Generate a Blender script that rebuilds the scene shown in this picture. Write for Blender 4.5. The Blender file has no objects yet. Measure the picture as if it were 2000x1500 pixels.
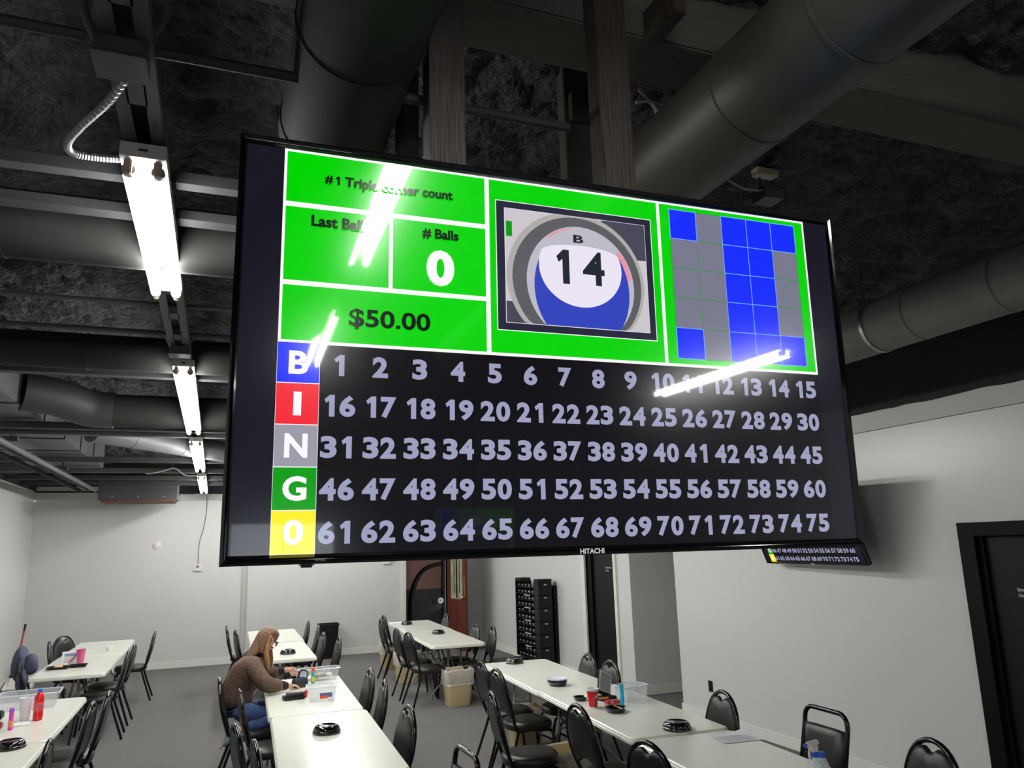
import bpy, bmesh, math, random
import numpy as np
from mathutils import Vector, Matrix, Quaternion

random.seed(7)
np.random.seed(7)
SC = bpy.context.scene
COL = SC.collection

# ------------------------------------------------------------------ camera
CAM_H = 2.02
YAW, PITCH, ROLL, FPX = 0.370746923, 0.208568118, -0.0288254474, 1485.97
cy, sy, cp, sp = math.cos(YAW), math.sin(YAW), math.cos(PITCH), math.sin(PITCH)
fwd = Vector((sy * cp, cy * cp, sp)); rgt = Vector((cy, -sy, 0)); upv = rgt.cross(fwd)
r2 = math.cos(ROLL) * rgt + math.sin(ROLL) * upv
u2 = -math.sin(ROLL) * rgt + math.cos(ROLL) * upv
cam_d = bpy.data.cameras.new('camera')
cam_d.sensor_fit = 'HORIZONTAL'; cam_d.sensor_width = 36.0; cam_d.lens = FPX / 2000 * 36.0
cam_d.clip_start = 0.02; cam_d.clip_end = 200
cam = bpy.data.objects.new('camera', cam_d); COL.objects.link(cam)
m3 = Matrix((r2, u2, -fwd)).transposed()
cam.matrix_world = Matrix.Translation((0, 0, CAM_H)) @ m3.to_4x4()
SC.camera = cam

# ------------------------------------------------------------------ world and exposure
w = bpy.data.worlds.new('overcast'); SC.world = w; w.use_nodes = True
bg = w.node_tree.nodes['Background']
bg.inputs[0].default_value = (0.85, 0.93, 1.0, 1); bg.inputs[1].default_value = 9.0
SC.view_settings.view_transform = 'Standard'
SC.view_settings.look = 'None'
SC.view_settings.exposure = 0.0
SC.view_settings.gamma = 1.0
SC.view_settings.use_curve_mapping = False
TUBE = 77.0            # radiance of the fluorescent tubes, the room's own light

# ------------------------------------------------------------------ materials
MATS = {}
def srgb(r, g, b):
    f = lambda c: ((c / 255) / 12.92 if c / 255 <= 0.04045 else ((c / 255 + 0.055) / 1.055) ** 2.4)
    return (f(r), f(g), f(b), 1)
def mat(name, col, rough=0.5, metal=0.0, spec=0.5, coat=0.0, coat_r=0.1, bump=0.0, bscale=200.0, var=0.0, vscale=8.0,
        bdist=0.02, alpha=1.0, trans=0.0, emit=None, es=1.0, wave=None, rvar=0.0, stretch=None):
    if name in MATS: return MATS[name]
    m = bpy.data.materials.new(name); m.use_nodes = True
    nt = m.node_tree; b = nt.nodes['Principled BSDF']
    c = col if len(col) == 4 else (*col, 1)
    b.inputs['Base Color'].default_value = c
    b.inputs['Roughness'].default_value = rough; b.inputs['Metallic'].default_value = metal
    b.inputs['Specular IOR Level'].default_value = spec
    b.inputs['Coat Weight'].default_value = coat; b.inputs['Coat Roughness'].default_value = coat_r
    b.inputs['Transmission Weight'].default_value = trans; b.inputs['Alpha'].default_value = alpha
    tc = nt.nodes.new('ShaderNodeTexCoord'); vec = tc.outputs['Object']
    if stretch:
        mp = nt.nodes.new('ShaderNodeMapping'); mp.inputs['Scale'].default_value = stretch
        nt.links.new(vec, mp.inputs[0]); vec = mp.outputs[0]
    if var > 0 or rvar > 0:
        n = nt.nodes.new('ShaderNodeTexNoise'); n.inputs['Scale'].default_value = vscale; n.inputs['Detail'].default_value = 5
        nt.links.new(vec, n.inputs['Vector'])
        if var > 0:
            mr = nt.nodes.new('ShaderNodeMapRange'); mr.inputs[3].default_value = 1 - var; mr.inputs[4].default_value = 1 + var
            mr.inputs[1].default_value = 0.25; mr.inputs[2].default_value = 0.75
            nt.links.new(n.outputs['Fac'], mr.inputs[0])
            mx = nt.nodes.new('ShaderNodeMix'); mx.data_type = 'RGBA'; mx.blend_type = 'MULTIPLY'; mx.inputs[0].default_value = 1
            mx.inputs[6].default_value = c; nt.links.new(mr.outputs[0], mx.inputs[7]); nt.links.new(mx.outputs[2], b.inputs['Base Color'])
        if rvar > 0:
            mr2 = nt.nodes.new('ShaderNodeMapRange'); mr2.inputs[3].default_value = rough - rvar; mr2.inputs[4].default_value = rough + rvar
            mr2.inputs[1].default_value = 0.3; mr2.inputs[2].default_value = 0.7
            nt.links.new(n.outputs['Fac'], mr2.inputs[0]); nt.links.new(mr2.outputs[0], b.inputs['Roughness'])
    if bump > 0:
        n2 = nt.nodes.new('ShaderNodeTexNoise'); n2.inputs['Scale'].default_value = bscale; n2.inputs['Detail'].default_value = 4
        nt.links.new(vec, n2.inputs['Vector'])
        bp = nt.nodes.new('ShaderNodeBump'); bp.inputs['Strength'].default_value = bump; bp.inputs['Distance'].default_value = bdist
        nt.links.new(n2.outputs['Fac'], bp.inputs['Height']); nt.links.new(bp.outputs[0], b.inputs['Normal'])
    if emit is not None:
        b.inputs['Emission Color'].default_value = emit if len(emit) == 4 else (*emit, 1)
        b.inputs['Emission Strength'].default_value = es
    MATS[name] = m
    return m
def screen(name, rgb, es=1.0):
    m = mat('screen_' + name, (0.004, 0.004, 0.005), rough=0.16, spec=0.22, coat=0.45, coat_r=0.03, emit=srgb(*rgb), es=es)
    m.cycles.emission_sampling = 'NONE'
    return m

M_wall = mat('wall_paint', srgb(200, 201, 198), rough=0.28, spec=0.5)
M_wallband = mat('wall_plaster_band', srgb(197, 197, 192), rough=0.6, var=0.05, vscale=2.0)
M_black_wall = mat('black_sprayed_wall', (0.010, 0.010, 0.011), rough=0.8, bump=0.5, bscale=20)
M_trim = mat('white_trim', srgb(214, 214, 208), rough=0.35)
M_carpet = mat('carpet', srgb(113, 112, 111), rough=0.95, spec=0.1, var=0.24, vscale=75, bump=0.6, bscale=600)
M_foam = mat('sprayed_foam', (0.046, 0.049, 0.055), rough=0.75, spec=0.35, var=0.55, vscale=24, bump=1.0, bscale=22, bdist=0.07)
M_duct = mat('duct_paint', (0.027, 0.027, 0.026), rough=0.75, spec=0.12, var=0.12, vscale=6)
M_ductl = mat('galvanised_duct', (0.11, 0.113, 0.12), rough=0.5, spec=0.4, var=0.1, vscale=3)
M_bar = mat('grey_channel', (0.036, 0.037, 0.039), rough=0.6, spec=0.25, var=0.1, vscale=8)
M_strut = mat('dark_channel', (0.06, 0.06, 0.06), rough=0.5, var=0.1, vscale=8)
M_beam = mat('painted_timber_beam', (0.06, 0.055, 0.047), rough=0.7, var=0.15, vscale=6, stretch=(1, 8, 8), bump=0.2, bscale=10)
M_post = mat('stained_wood', (0.040, 0.031, 0.025), rough=0.5, var=0.35, vscale=18, stretch=(3, 3, 0.22), bump=0.25, bscale=40)
M_black = mat('black_gloss', (0.004, 0.004, 0.005), rough=0.12, coat=0.5)
M_blackm = mat('black_matte', (0.007, 0.007, 0.008), rough=0.5, spec=0.25)
M_steel = mat('bright_steel', (0.5, 0.5, 0.5), rough=0.3, metal=1)
M_flex = mat('flexible_conduit', (0.35, 0.36, 0.37), rough=0.4, metal=0.6)
M_white = mat('white_enamel', srgb(214, 208, 204), rough=0.35)
M_ivory = mat('ivory_lampholder', srgb(190, 172, 152), rough=0.5)
M_tube = mat('lit_tube', (0.9, 0.9, 0.9), rough=0.4, emit=(1.0, 0.995, 0.965), es=TUBE)
M_table = mat('table_plastic', srgb(226, 229, 217), rough=0.22, spec=0.5, var=0.03, vscale=3, bump=0.03, bscale=300)
M_tleg = mat('grey_enamel', srgb(128, 126, 120), rough=0.45)
M_frame = mat('chair_tube', (0.004, 0.004, 0.005), rough=0.12, spec=0.4, coat=0.1, coat_r=0.05)
M_vinyl = mat('black_vinyl', (0.010, 0.010, 0.010), rough=0.33, spec=0.35, bump=0.12, bscale=260)
M_vinylseat = mat('black_vinyl_seat', (0.014, 0.012, 0.010), rough=0.33, spec=0.4, bump=0.1, bscale=260)
M_ash = mat('black_melamine', (0.006, 0.006, 0.006), rough=0.1, coat=0.6, coat_r=0.04)
M_doorblk = mat('black_door', (0.006, 0.008, 0.008), rough=0.5, spec=0.14)
M_frameblk = mat('black_casing', (0.003, 0.003, 0.003), rough=0.55, spec=0.1)
M_reddoor = mat('red_wood_door', srgb(84, 41, 32), rough=0.5, spec=0.3, var=0.12, vscale=10, stretch=(6, 6, 0.6))
M_brass = mat('brass', (0.75, 0.5, 0.18), rough=0.2, metal=1)
M_bin = mat('beige_plastic', srgb(196, 178, 138), rough=0.5)
M_bag = mat('bin_liner', srgb(230, 230, 224), rough=0.25, alpha=0.5, bump=0.9, bscale=22)
M_clear = mat('clear_plastic', srgb(225, 228, 232), rough=0.12, alpha=0.27, spec=0.6)
M_clearrim = mat('clear_plastic_rim', srgb(225, 232, 242), rough=0.15, alpha=0.72)
M_paper = mat('paper', srgb(235, 235, 240), rough=0.7)
M_ink = mat('printed_ink', srgb(120, 120, 140), rough=0.7)
M_glass = mat('pane', (0.9, 0.95, 0.95), rough=0.02, alpha=0.18)

# ------------------------------------------------------------------ mesh helpers
class MB:
    def __init__(self): self.v = []; self.f = []
    def add(self, vs, fs):
        o = len(self.v); self.v += [tuple(p) for p in vs]; self.f += [tuple(i + o for i in f) for f in fs]; return self
    def box(self, a, b):
        x0, y0, z0 = a; x1, y1, z1 = b
        return self.add([(x0, y0, z0), (x1, y0, z0), (x1, y1, z0), (x0, y1, z0), (x0, y0, z1), (x1, y0, z1), (x1, y1, z1), (x0, y1, z1)],
                        [(0, 3, 2, 1), (4, 5, 6, 7), (0, 1, 5, 4), (1, 2, 6, 5), (2, 3, 7, 6), (3, 0, 4, 7)])
    def bbox(self, a, b, r=0.006):          # box with chamfered edges
        x0, y0, z0 = a; x1, y1, z1 = b
        bm = bmesh.new(); bmesh.ops.create_cube(bm, size=1)
        for v in bm.verts: v.co = Vector(((x0 + x1) / 2 + v.co.x * (x1 - x0), (y0 + y1) / 2 + v.co.y * (y1 - y0), (z0 + z1) / 2 + v.co.z * (z1 - z0)))
        bmesh.ops.bevel(bm, geom=bm.edges[:], offset=r, segments=2, affect='EDGES')
        bm.verts.index_update()
        self.add([v.co[:] for v in bm.verts], [[v.index for v in f.verts] for f in bm.faces]); bm.free(); return self
    def tube(self, pts, r, n=8, closed=False, caps=True):
        P = [Vector(p) for p in pts]; k = len(P); rs = r if isinstance(r, (list, tuple)) else [r] * k
        o = len(self.v); prev = None; vs = []
        for i in range(k):
            if closed: t = (P[(i + 1) % k] - P[i - 1])
            else: t = (P[min(i + 1, k - 1)] - P[max(i - 1, 0)])
            t.normalize()
            if prev is None:
                a = Vector((0, 0, 1)) if abs(t.z) < 0.9 else Vector((1, 0, 0))
                u = t.cross(a).normalized()
            else:
                u = (prev - t * prev.dot(t)).normalized()
            prev = u; v = t.cross(u)
            for j in range(n):
                an = 2 * math.pi * j / n; vs.append(P[i] + (u * math.cos(an) + v * math.sin(an)) * rs[i])
        fs = []
        m = k if closed else k - 1
        for i in range(m):
            for j in range(n):
                a = i * n + j; b = i * n + (j + 1) % n; c = ((i + 1) % k) * n + (j + 1) % n; d = ((i + 1) % k) * n + j
                fs.append((a, d, c, b))
        if caps and not closed:
            fs.append(tuple(range(n))); fs.append(tuple((k - 1) * n + j for j in reversed(range(n))))
        return self.add(vs, fs)
    def lathe(self, prof, n=24, c=(0, 0, 0), cap=True):
        vs = []; fs = []; k = len(prof)
        for (r, z) in prof:
            for j in range(n):
                a = 2 * math.pi * j / n; vs.append((c[0] + r * math.cos(a), c[1] + r * math.sin(a), c[2] + z))
        for i in range(k - 1):
            for j in range(n):
                fs.append((i * n + j, i * n + (j + 1) % n, (i + 1) * n + (j + 1) % n, (i + 1) * n + j))
        if cap:
            fs.append(tuple(reversed(range(n)))); fs.append(tuple((k - 1) * n + j for j in range(n)))
        return self.add(vs, fs)
    def loft(self, rings, cap0=True, cap1=True):   # rings: list of equal-length closed loops
        n = len(rings[0]); vs = [p for r in rings for p in r]; fs = []
        for i in range(len(rings) - 1):
            for j in range(n):
                fs.append((i * n + j, i * n + (j + 1) % n, (i + 1) * n + (j + 1) % n, (i + 1) * n + j))
        if cap0: fs.append(tuple(reversed(range(n))))
        if cap1: fs.append(tuple((len(rings) - 1) * n + j for j in range(n)))
        return self.add(vs, fs)
    def xform(self, M):
        self.v = [tuple(M @ Vector(p)) for p in self.v]; return self
    def mesh(self, name, m, smooth=False, ang=40):
        me = bpy.data.meshes.new(name); me.from_pydata(self.v, [], self.f); me.update()
        if m: me.materials.append(m)
        if smooth:
            me.polygons.foreach_set('use_smooth', [True] * len(me.polygons)); 
            try: me.set_sharp_from_angle(angle=math.radians(ang))
            except Exception: pass
        return me
    def build(self, name, m, parent=None, smooth=False, ang=40):
        o = bpy.data.objects.new(name, self.mesh(name, m, smooth, ang)); COL.objects.link(o)
        if parent: o.parent = parent
        return o
def obj(name, me, parent=None):
    o = bpy.data.objects.new(name, me); COL.objects.link(o)
    if parent: o.parent = parent
    return o
def tag(o, label=None, cat=None, group=None, kind=None):
    if label: o['label'] = label
    if cat: o['category'] = cat
    if group: o['group'] = group
    if kind: o['kind'] = kind
    return o
def struct(o, label=None):
    o['kind'] = 'structure'
    if label: o['label'] = label
    return o
def empty(name, loc=(0, 0, 0), rz=0.0, label=None, cat=None, group=None):
    o = bpy.data.objects.new(name, None); COL.objects.link(o); o.empty_display_size = 0.1
    o.location = loc; o.rotation_euler = (0, 0, rz); tag(o, label, cat, group); return o
KIDS = {}
def tree(o):
    return [c for c in bpy.data.objects if c.parent == o]
def copy_tree(o, kids=None, parent=None):
    c = o.copy(); COL.objects.link(c); c.parent = parent
    for ch in (kids if kids is not None else tree(o)): copy_tree(ch, None, c)
    return c
def rrect(wx, wy, r, n=5, cx=0, cy=0):
    pts = []
    for (sx, sy_, a0) in ((1, 1, 0), (-1, 1, 90), (-1, -1, 180), (1, -1, 270)):
        for i in range(n + 1):
            a = math.radians(a0 + 90 * i / n)
            pts.append((cx + sx * (wx / 2 - r) + r * math.cos(a), cy + sy_ * (wy / 2 - r) + r * math.sin(a)))
    return pts
def spline(pts, n=8):                       # Catmull-Rom through points
    P = [Vector(p) for p in pts]; out = []
    for i in range(len(P) - 1):
        p0 = P[max(i - 1, 0)]; p1 = P[i]; p2 = P[i + 1]; p3 = P[min(i + 2, len(P) - 1)]
        for j in range(n):
            t = j / n
            out.append(0.5 * ((2 * p1) + (-p0 + p2) * t + (2 * p0 - 5 * p1 + 4 * p2 - p3) * t * t + (-p0 + 3 * p1 - 3 * p2 + p3) * t ** 3))
    out.append(P[-1]); return out
_tc = {}
def text_geo(body, offset=0.0, res=4):      # flat lettering of unit size, centred; returns verts, faces, width
    key = (body, offset)
    if key in _tc: return _tc[key]
    if body == '1':
        vs = [(-0.26, 0.29), (0.02, 0.5), (0.26, 0.5), (0.26, -0.5), (-0.02, -0.5), (-0.02, 0.22), (-0.18, 0.12)]
        _tc[key] = (vs, [(0, 1, 5, 6), (1, 2, 3, 4, 5)], 0.52, 1.0); return _tc[key]
    cu = bpy.data.curves.new('lettering', 'FONT'); cu.body = body; cu.size = 1.0; cu.align_x = 'CENTER'; cu.align_y = 'CENTER'
    cu.offset = offset; cu.resolution_u = res
    o = bpy.data.objects.new('lettering', cu); COL.objects.link(o)
    bpy.context.view_layer.update()
    me = bpy.data.meshes.new_from_object(o.evaluated_get(bpy.context.evaluated_depsgraph_get()))
    vs = [tuple(v.co) for v in me.vertices]; fs = [tuple(p.vertices) for p in me.polygons]
    bpy.data.objects.remove(o); bpy.data.curves.remove(cu); bpy.data.meshes.remove(me)
    xs = [v[0] for v in vs]; ys = [v[1] for v in vs]
    x0, x1, y0, y1 = min(xs), max(xs), min(ys), max(ys)
    vs = [(v[0] - (x0 + x1) / 2, v[1] - (y0 + y1) / 2) for v in vs]
    _tc[key] = (vs, fs, x1 - x0, y1 - y0); return _tc[key]
def put_text(mb, body, cx, cz, height=None, width=None, y=0.0, offset=0.02, plane=None):
    vs, fs, tw, th = text_geo(body, offset)
    sx = sz = None
    if height: sz = height / th
    if width: sx = width / tw
    if sx is None: sx = sz
    if sz is None: sz = sx
    if plane is None: P = [(cx + v[0] * sx, y, cz + v[1] * sz) for v in vs]
    else: P = [plane(cx + v[0] * sx, cz + v[1] * sz) for v in vs]
    mb.add(P, fs)

# ================================================================== STRUCTURE
XR, XL, YF, YB = 5.35, -3.05, 15.9, -9.0
ZC = 3.82
# floor
struct(MB().box((XL - 0.2, YB - 0.2, -0.1), (9.0, YF + 0.1, 0)).build('floor', M_carpet), 'dark grey carpet of the hall')
# ceiling of sprayed foam, real lumps
def vnoise(X, Y, sc, seed):
    rs = np.random.RandomState(seed); T = rs.rand(256, 256)
    x = X / sc; y = Y / sc; xi = np.floor(x).astype(int); yi = np.floor(y).astype(int); fx = x - xi; fy = y - yi
    fx = fx * fx * (3 - 2 * fx); fy = fy * fy * (3 - 2 * fy)
    g = lambda a, b: T[a % 256, b % 256]
    return (g(xi, yi) * (1 - fx) + g(xi + 1, yi) * fx) * (1 - fy) + (g(xi, yi + 1) * (1 - fx) + g(xi + 1, yi + 1) * fx) * fy
nx, ny = 380, 420
gx = np.linspace(XL - 0.1, 6.2, nx)
t_ = np.linspace(0, 1, ny); gy = -1.0 + 17.0 * t_ ** 1.35
GX, GY = np.meshgrid(gx, gy)
wX = GX + 0.03 * vnoise(GX, GY, 0.1, 11); wY = GY + 0.03 * vnoise(GX, GY, 0.1, 12)
rid = lambda sc, s: np.abs(vnoise(wX, wY, sc, s) - 0.5) * 2
GZ = ZC - 0.07 * np.sqrt(rid(0.34, 1)) - 0.065 * np.sqrt(rid(0.15, 2)) - 0.05 * np.sqrt(rid(0.075, 3)) + 0.06 * vnoise(GX, GY, 0.9, 4)
me = bpy.data.meshes.new('ceiling')
vv = np.stack([GX, GY, GZ], -1).reshape(-1, 3)
ii = (np.arange(ny - 1)[:, None] * nx + np.arange(nx - 1)[None, :]).ravel()
ff = np.stack([ii, ii + nx, ii + nx + 1, ii + 1], -1)
me.from_pydata(vv.tolist(), [], ff.tolist()); me.update(); me.materials.append(M_foam)
me.polygons.foreach_set('use_smooth', [True] * len(me.polygons))
struct(obj('ceiling', me), 'black sprayed foam ceiling')
struct(MB().box((XL - 0.2, YB - 0.2, ZC + 0.1), (9.0, YF + 3, ZC + 0.3)).build('trim_1', M_black_wall), 'black roof deck over the foam')

def wallbox(a, b): return MB().box(a, b)
# far wall with a doorway (x 3.71..4.60, to z 2.10)
DX0, DX1, DZ = 3.71, 4.60, 2.08
mb = MB().box((XL - 0.2, YF, 0), (DX0, YF + 0.14, 3.03)).box((DX1, YF, 0), (XR + 0.2, YF + 0.14, 3.03)).box((DX0, YF, DZ), (DX1, YF + 0.14, 3.03))
struct(mb.build('wall_far', M_wall), 'pale grey painted far wall')
def ragged(mb, p0, p1, z0, zt, n, amp, y_off, seed):
    rs = random.Random(seed); vs = []
    for i in range(n + 1):
        t = i / n; p = Vector(p0).lerp(Vector(p1), t)
        vs.append((p.x, p.y, z0 + rs.uniform(-amp, amp))); vs.append((p.x, p.y, zt))
    mb.add(vs, [(2 * i, 2 * i + 2, 2 * i + 3, 2 * i + 1) for i in range(n)])
band = MB().box((XL, YF - 0.012, 3.036), (-0.7, YF + 0.1, 3.40)).box((-0.7, YF - 0.012, 3.036), (XR, YF + 0.1, 3.16))
struct(band.build('trim_2', M_wallband), 'plaster strip along the top of the far wall')
mb = MB(); ragged(mb, (XL, YF - 0.02, 0), (-0.75, YF - 0.02, 0), 3.38, ZC + 0.2, 40, 0.008, 0, 3); ragged(mb, (-0.75, YF - 0.02, 0), (XR, YF - 0.02, 0), 3.15, ZC + 0.2, 90, 0.008, 0, 4)
struct(mb.build('trim_3', M_black_wall), 'black painted strip under the far ceiling')
# right wall, openings: employee door y 3.30..4.34 ; hall 8.38..9.50 ; black door 9.93..10.86
T = 0.14
mb = MB().box((XR, YB, 0), (XR + T, 3.30, 2.912)).box((XR, 4.34, 0), (XR + T, 8.38, 2.912)).box((XR, 3.30, 2.08), (XR + T, 4.34, 2.912))
mb.box((XR, 9.50, 0), (XR + T, 9.93, 2.912)).box((XR, 10.86, 0), (XR + T, YF, 2.912)).box((XR, 9.93, 2.10), (XR + T, 10.86, 2.912)).box((XR, 8.38, 2.35), (XR + T, 9.50, 2.912))
struct(mb.build('wall_right', M_wall), 'pale grey painted right wall')
struct(MB().box((XR + 0.001, YB, 2.918), (XR + T, YF, 3.10)).build('trim_4', M_wallband), 'plaster strip along the top of the right wall')
mb = MB(); ragged(mb, (XR - 0.004, YB, 0), (XR - 0.004, YF, 0), 3.075, ZC + 0.2, 260, 0.007, 0, 5)
struct(mb.build('trim_5', M_black_wall), 'black sprayed strip above the right wall')
# hall beyond the opening
struct(MB().box((XR + T, 9.502, 0), (8.5, 9.62, 2.35)).build('wall_hall', M_wall), 'grey wall of the side hall')
struct(MB().box((XR + T, 8.26, 0), (8.5, 8.38, 2.35)).build('wall_hall_near', M_wall), 'near wall of the side hall')
struct(MB().box((8.5, 8.26, 0), (8.62, 9.62, 2.35)).build('wall_hall_end', M_wall), 'end wall of the side hall')
struct(MB().box((XR + T, 8.26, 2.35), (8.62, 9.62, 2.45)).build('trim_6', M_black_wall), 'lid of the side hall')
# left and back walls
struct(MB().box((XL - 0.14, YB, 0), (XL, YF, ZC + 0.2)).build('wall_left', M_wall), 'pale grey left wall')
struct(MB().box((XL + 0.0005, YB, 3.2), (XL + 0.012, YF, ZC + 0.2)).build('trim_7', M_black_wall), 'black strip along the top of the left wall')
mb = MB().box((XL, YB - 0.14, 0), (-0.3, YB, ZC + 0.2)).box((1.3, YB - 0.14, 0), (XR, YB, ZC + 0.2)).box((-0.3, YB - 0.14, 2.15), (1.3, YB, ZC + 0.2)).box((-0.3, YB - 0.14, 0), (1.3, YB, 0.4))
struct(mb.build('wall_back', M_wall), 'pale wall behind the viewer')
wn = MB().box((-0.3, YB - 0.09, 0.4), (-0.25, YB - 0.03, 2.15)).box((1.25, YB - 0.09, 0.4), (1.3, YB - 0.03, 2.15)).box((-0.25, YB - 0.09, 0.4), (1.25, YB - 0.03, 0.46)).box((-0.25, YB - 0.09, 2.09), (1.25, YB - 0.03, 2.15)).box((0.48, YB - 0.09, 0.46), (0.52, YB - 0.03, 2.09)).build('window_1', M_trim)
struct(wn, 'white window behind the viewer')
MB().box((-0.25, YB - 0.065, 0.46), (0.48, YB - 0.06, 2.09)).build('pane', M_glass, wn)
MB().box((0.52, YB - 0.065, 0.46), (1.25, YB - 0.06, 2.09)).build('pane', M_glass, wn)
# baseboards
def baseb(name, a, b): return struct(MB().bbox(a, b, 0.004).build(name, M_trim))
baseb('baseboard_far', (XL, YF - 0.015, 0), (DX0 - 0.1, YF, 0.125))
baseb('baseboard_far_corner', (DX1 + 0.09, YF - 0.015, 0), (XR, YF, 0.125))
baseb('baseboard_right', (XR - 0.015, 4.42, 0), (XR, 8.40, 0.11))
baseb('baseboard_right_far', (XR - 0.015, 10.98, 0), (XR, YF, 0.125))
baseb('baseboard_hall', (XR + 0.01, 9.485, 0), (8.5, 9.50, 0.13))
baseb('baseboard_pilaster', (XR - 0.015, 9.49, 0), (XR, 9.86, 0.12))
baseb('baseboard_left', (XL, YB, 0), (XL + 0.015, YF, 0.125))
# right door "Employees Only"
d1 = MB().box((XR - 0.02, 4.22, 0), (XR + 0.10, 4.35, 2.09)).box((XR - 0.02, 3.29, 0), (XR + 0.10, 3.40, 2.09)).box((XR - 0.02, 3.40, 1.99), (XR + 0.10, 4.22, 2.09)).box((XR + 0.02, 4.18, 0), (XR + 0.12, 4.22, 1.99)).build('door_1', M_frameblk)
struct(d1, 'black door marked for staff in the right wall')
MB().bbox((XR + 0.05, 3.40, 0.01), (XR + 0.095, 4.18, 1.985), 0.004).build('door_leaf', M_doorblk, d1)
MB().box((XR + 0.121, 3.2, 0), (XR + 0.16, 4.45, 2.2)).build('light_leak_panel', M_frameblk, d1)  # unseen panel added to stop outside light leaking round the leaf
M_sign = mat('sign_plate', (0.006, 0.008, 0.008), rough=0.5, spec=0.14)
M_signtxt = mat('sign_lettering', srgb(200, 205, 205), rough=0.5)
sg = MB().box((XR + 0.044, 3.80, 1.53), (XR + 0.05, 4.0, 1.635)).build('door_sign', M_sign, d1)
def rside(u, v, x=XR + 0.0425): return (x, -u, v)
mb = MB(); put_text(mb, 'Employees', -3.905, 1.602, height=0.032, width=0.155, offset=0.015, plane=lambda u, v: (XR + 0.0425, -u, v)); put_text(mb, 'Only', -3.95, 1.562, height=0.030, width=0.062, offset=0.015, plane=lambda u, v: (XR + 0.0425, -u, v))
mb.build('lettering', M_signtxt, sg)
# black door with white casing
d2 = MB().box((XR - 0.03, 10.86, 0), (XR + 0.02, 10.97, 2.20)).box((XR - 0.03, 9.86, 0), (XR + 0.02, 9.93, 2.20)).box((XR - 0.03, 9.93, 2.10), (XR + 0.02, 10.86, 2.20)).build('door_2', M_trim)
struct(d2, 'black door in a white casing in the right wall')
MB().box((XR + 0.02, 10.72, 0), (XR + 0.11, 10.86, 2.10)).box((XR + 0.02, 9.93, 0), (XR + 0.11, 9.97, 2.10)).box((XR + 0.02, 9.97, 2.03), (XR + 0.11, 10.72, 2.10)).build('door_frame', M_frameblk, d2)
MB().bbox((XR + 0.06, 9.97, 0.01), (XR + 0.10, 10.72, 2.03), 0.004).build('door_leaf', M_doorblk, d2)
MB().box((XR + 0.121, 9.85, 0), (XR + 0.16, 10.95, 2.2)).build('light_leak_panel', M_frameblk, d2)  # added out of sight behind this door to block stray outside light
mb = MB()
for (t, zz) in (('Employees', 1.655), ('Only', 1.61)):
    put_text(mb, t, -(10.22 - (0 if len(t) > 5 else -0.045)), zz, height=0.034, width=(0.19 if len(t) > 5 else 0.09), offset=0.015, plane=lambda u, v: (XR + 0.057, -u, v))
mb.box((XR + 0.056, 10.02, 1.59), (XR + 0.058, 10.07, 1.68))
mb.build('lettering', M_signtxt, d2)
# far doorway: casing, dim lobby, open red door
d3 = MB().box((DX0 - 0.10, YF - 0.025, 0), (DX0, YF + 0.16, 2.18)).box((DX1, YF - 0.025, 0), (DX1 + 0.08, YF + 0.16, 2.18)).box((DX0, YF - 0.025, DZ), (DX1, YF + 0.16, 2.18)).build('door_3', M_trim)
struct(d3, 'white cased doorway with an open red door in the far wall')
M_lobw = mat('lobby_wall', srgb(150, 108, 94), rough=0.7, var=0.08, vscale=4)
M_lobd = mat('lobby_wainscot', srgb(34, 22, 20), rough=0.6)
struct(MB().box((2.6, 18.2, 1.06), (6.2, 18.3, 2.9)).box((2.5, YF + 0.14, 1.06), (2.6, 18.3, 2.9)).box((6.2, YF + 0.14, 1.06), (6.3, 18.3, 2.9)).build('wall_lobby', M_lobw), 'reddish lobby wall beyond the doorway')
struct(MB().box((2.6, 18.18, 0), (6.2, 18.3, 1.06)).box((2.5, YF + 0.14, 0), (2.6, 18.3, 1.06)).box((6.2, YF + 0.14, 0), (6.3, 18.3, 1.06)).build('wall_lobby_wainscot', M_lobd), 'dark wainscot of the lobby')
struct(MB().box((2.5, YF + 0.1, -0.1), (6.3, 18.3, 0.0)).build('floor_lobby', mat('lobby_floor', srgb(60, 34, 28), rough=0.5)), 'dark red lobby floor')
struct(MB().box((2.5, YF + 0.14, 2.9), (6.3, 18.3, 3.0)).build('ceiling_lobby', M_black_wall), 'lobby lid')
leaf = bpy.data.objects.new('door_leaf', None); COL.objects.link(leaf); leaf.parent = d3
leaf.location = (DX1, YF - 0.03, 0); leaf.rotation_euler = (0, 0, math.radians(-81))
LW = 0.87
MB().box((0, -0.02, 0.01), (0.15, 0.02, 2.05)).box((LW - 0.15, -0.02, 0.01), (LW, 0.02, 2.05)).box((0.15, -0.02, 1.95), (LW - 0.15, 0.02, 2.05)).box((0.15, -0.02, 0.78), (LW - 0.15, 0.02, 0.98)).box((0.15, -0.012, 0.15), (LW - 0.15, 0.012, 0.78)).box((0.15, -0.02, 0.01), (LW - 0.15, 0.02, 0.15)).box((0.41, -0.02, 0.15), (0.46, 0.02, 0.78)).build('door_stile', M_reddoor, leaf)
M_lead = mat('leaded_glass', srgb(150, 152, 128), rough=0.15, var=0.6, vscale=9, stretch=(3, 1, 0.6), bump=0.5, bscale=30)
MB().box((0.15, -0.008, 0.98), (LW - 0.15, 0.008, 1.95)).build('door_pane', M_lead, leaf)
MB().tube([(0.45, -0.013, 1.0), (0.45, -0.013, 1.95)], 0.02, 6).tube([(0.33, -0.012, 1.1), (0.33, -0.012, 1.9)], 0.008, 6).tube([(0.57, -0.012, 1.1), (0.57, -0.012, 1.9)], 0.008, 6).build('leading', M_blackm, leaf)
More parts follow.
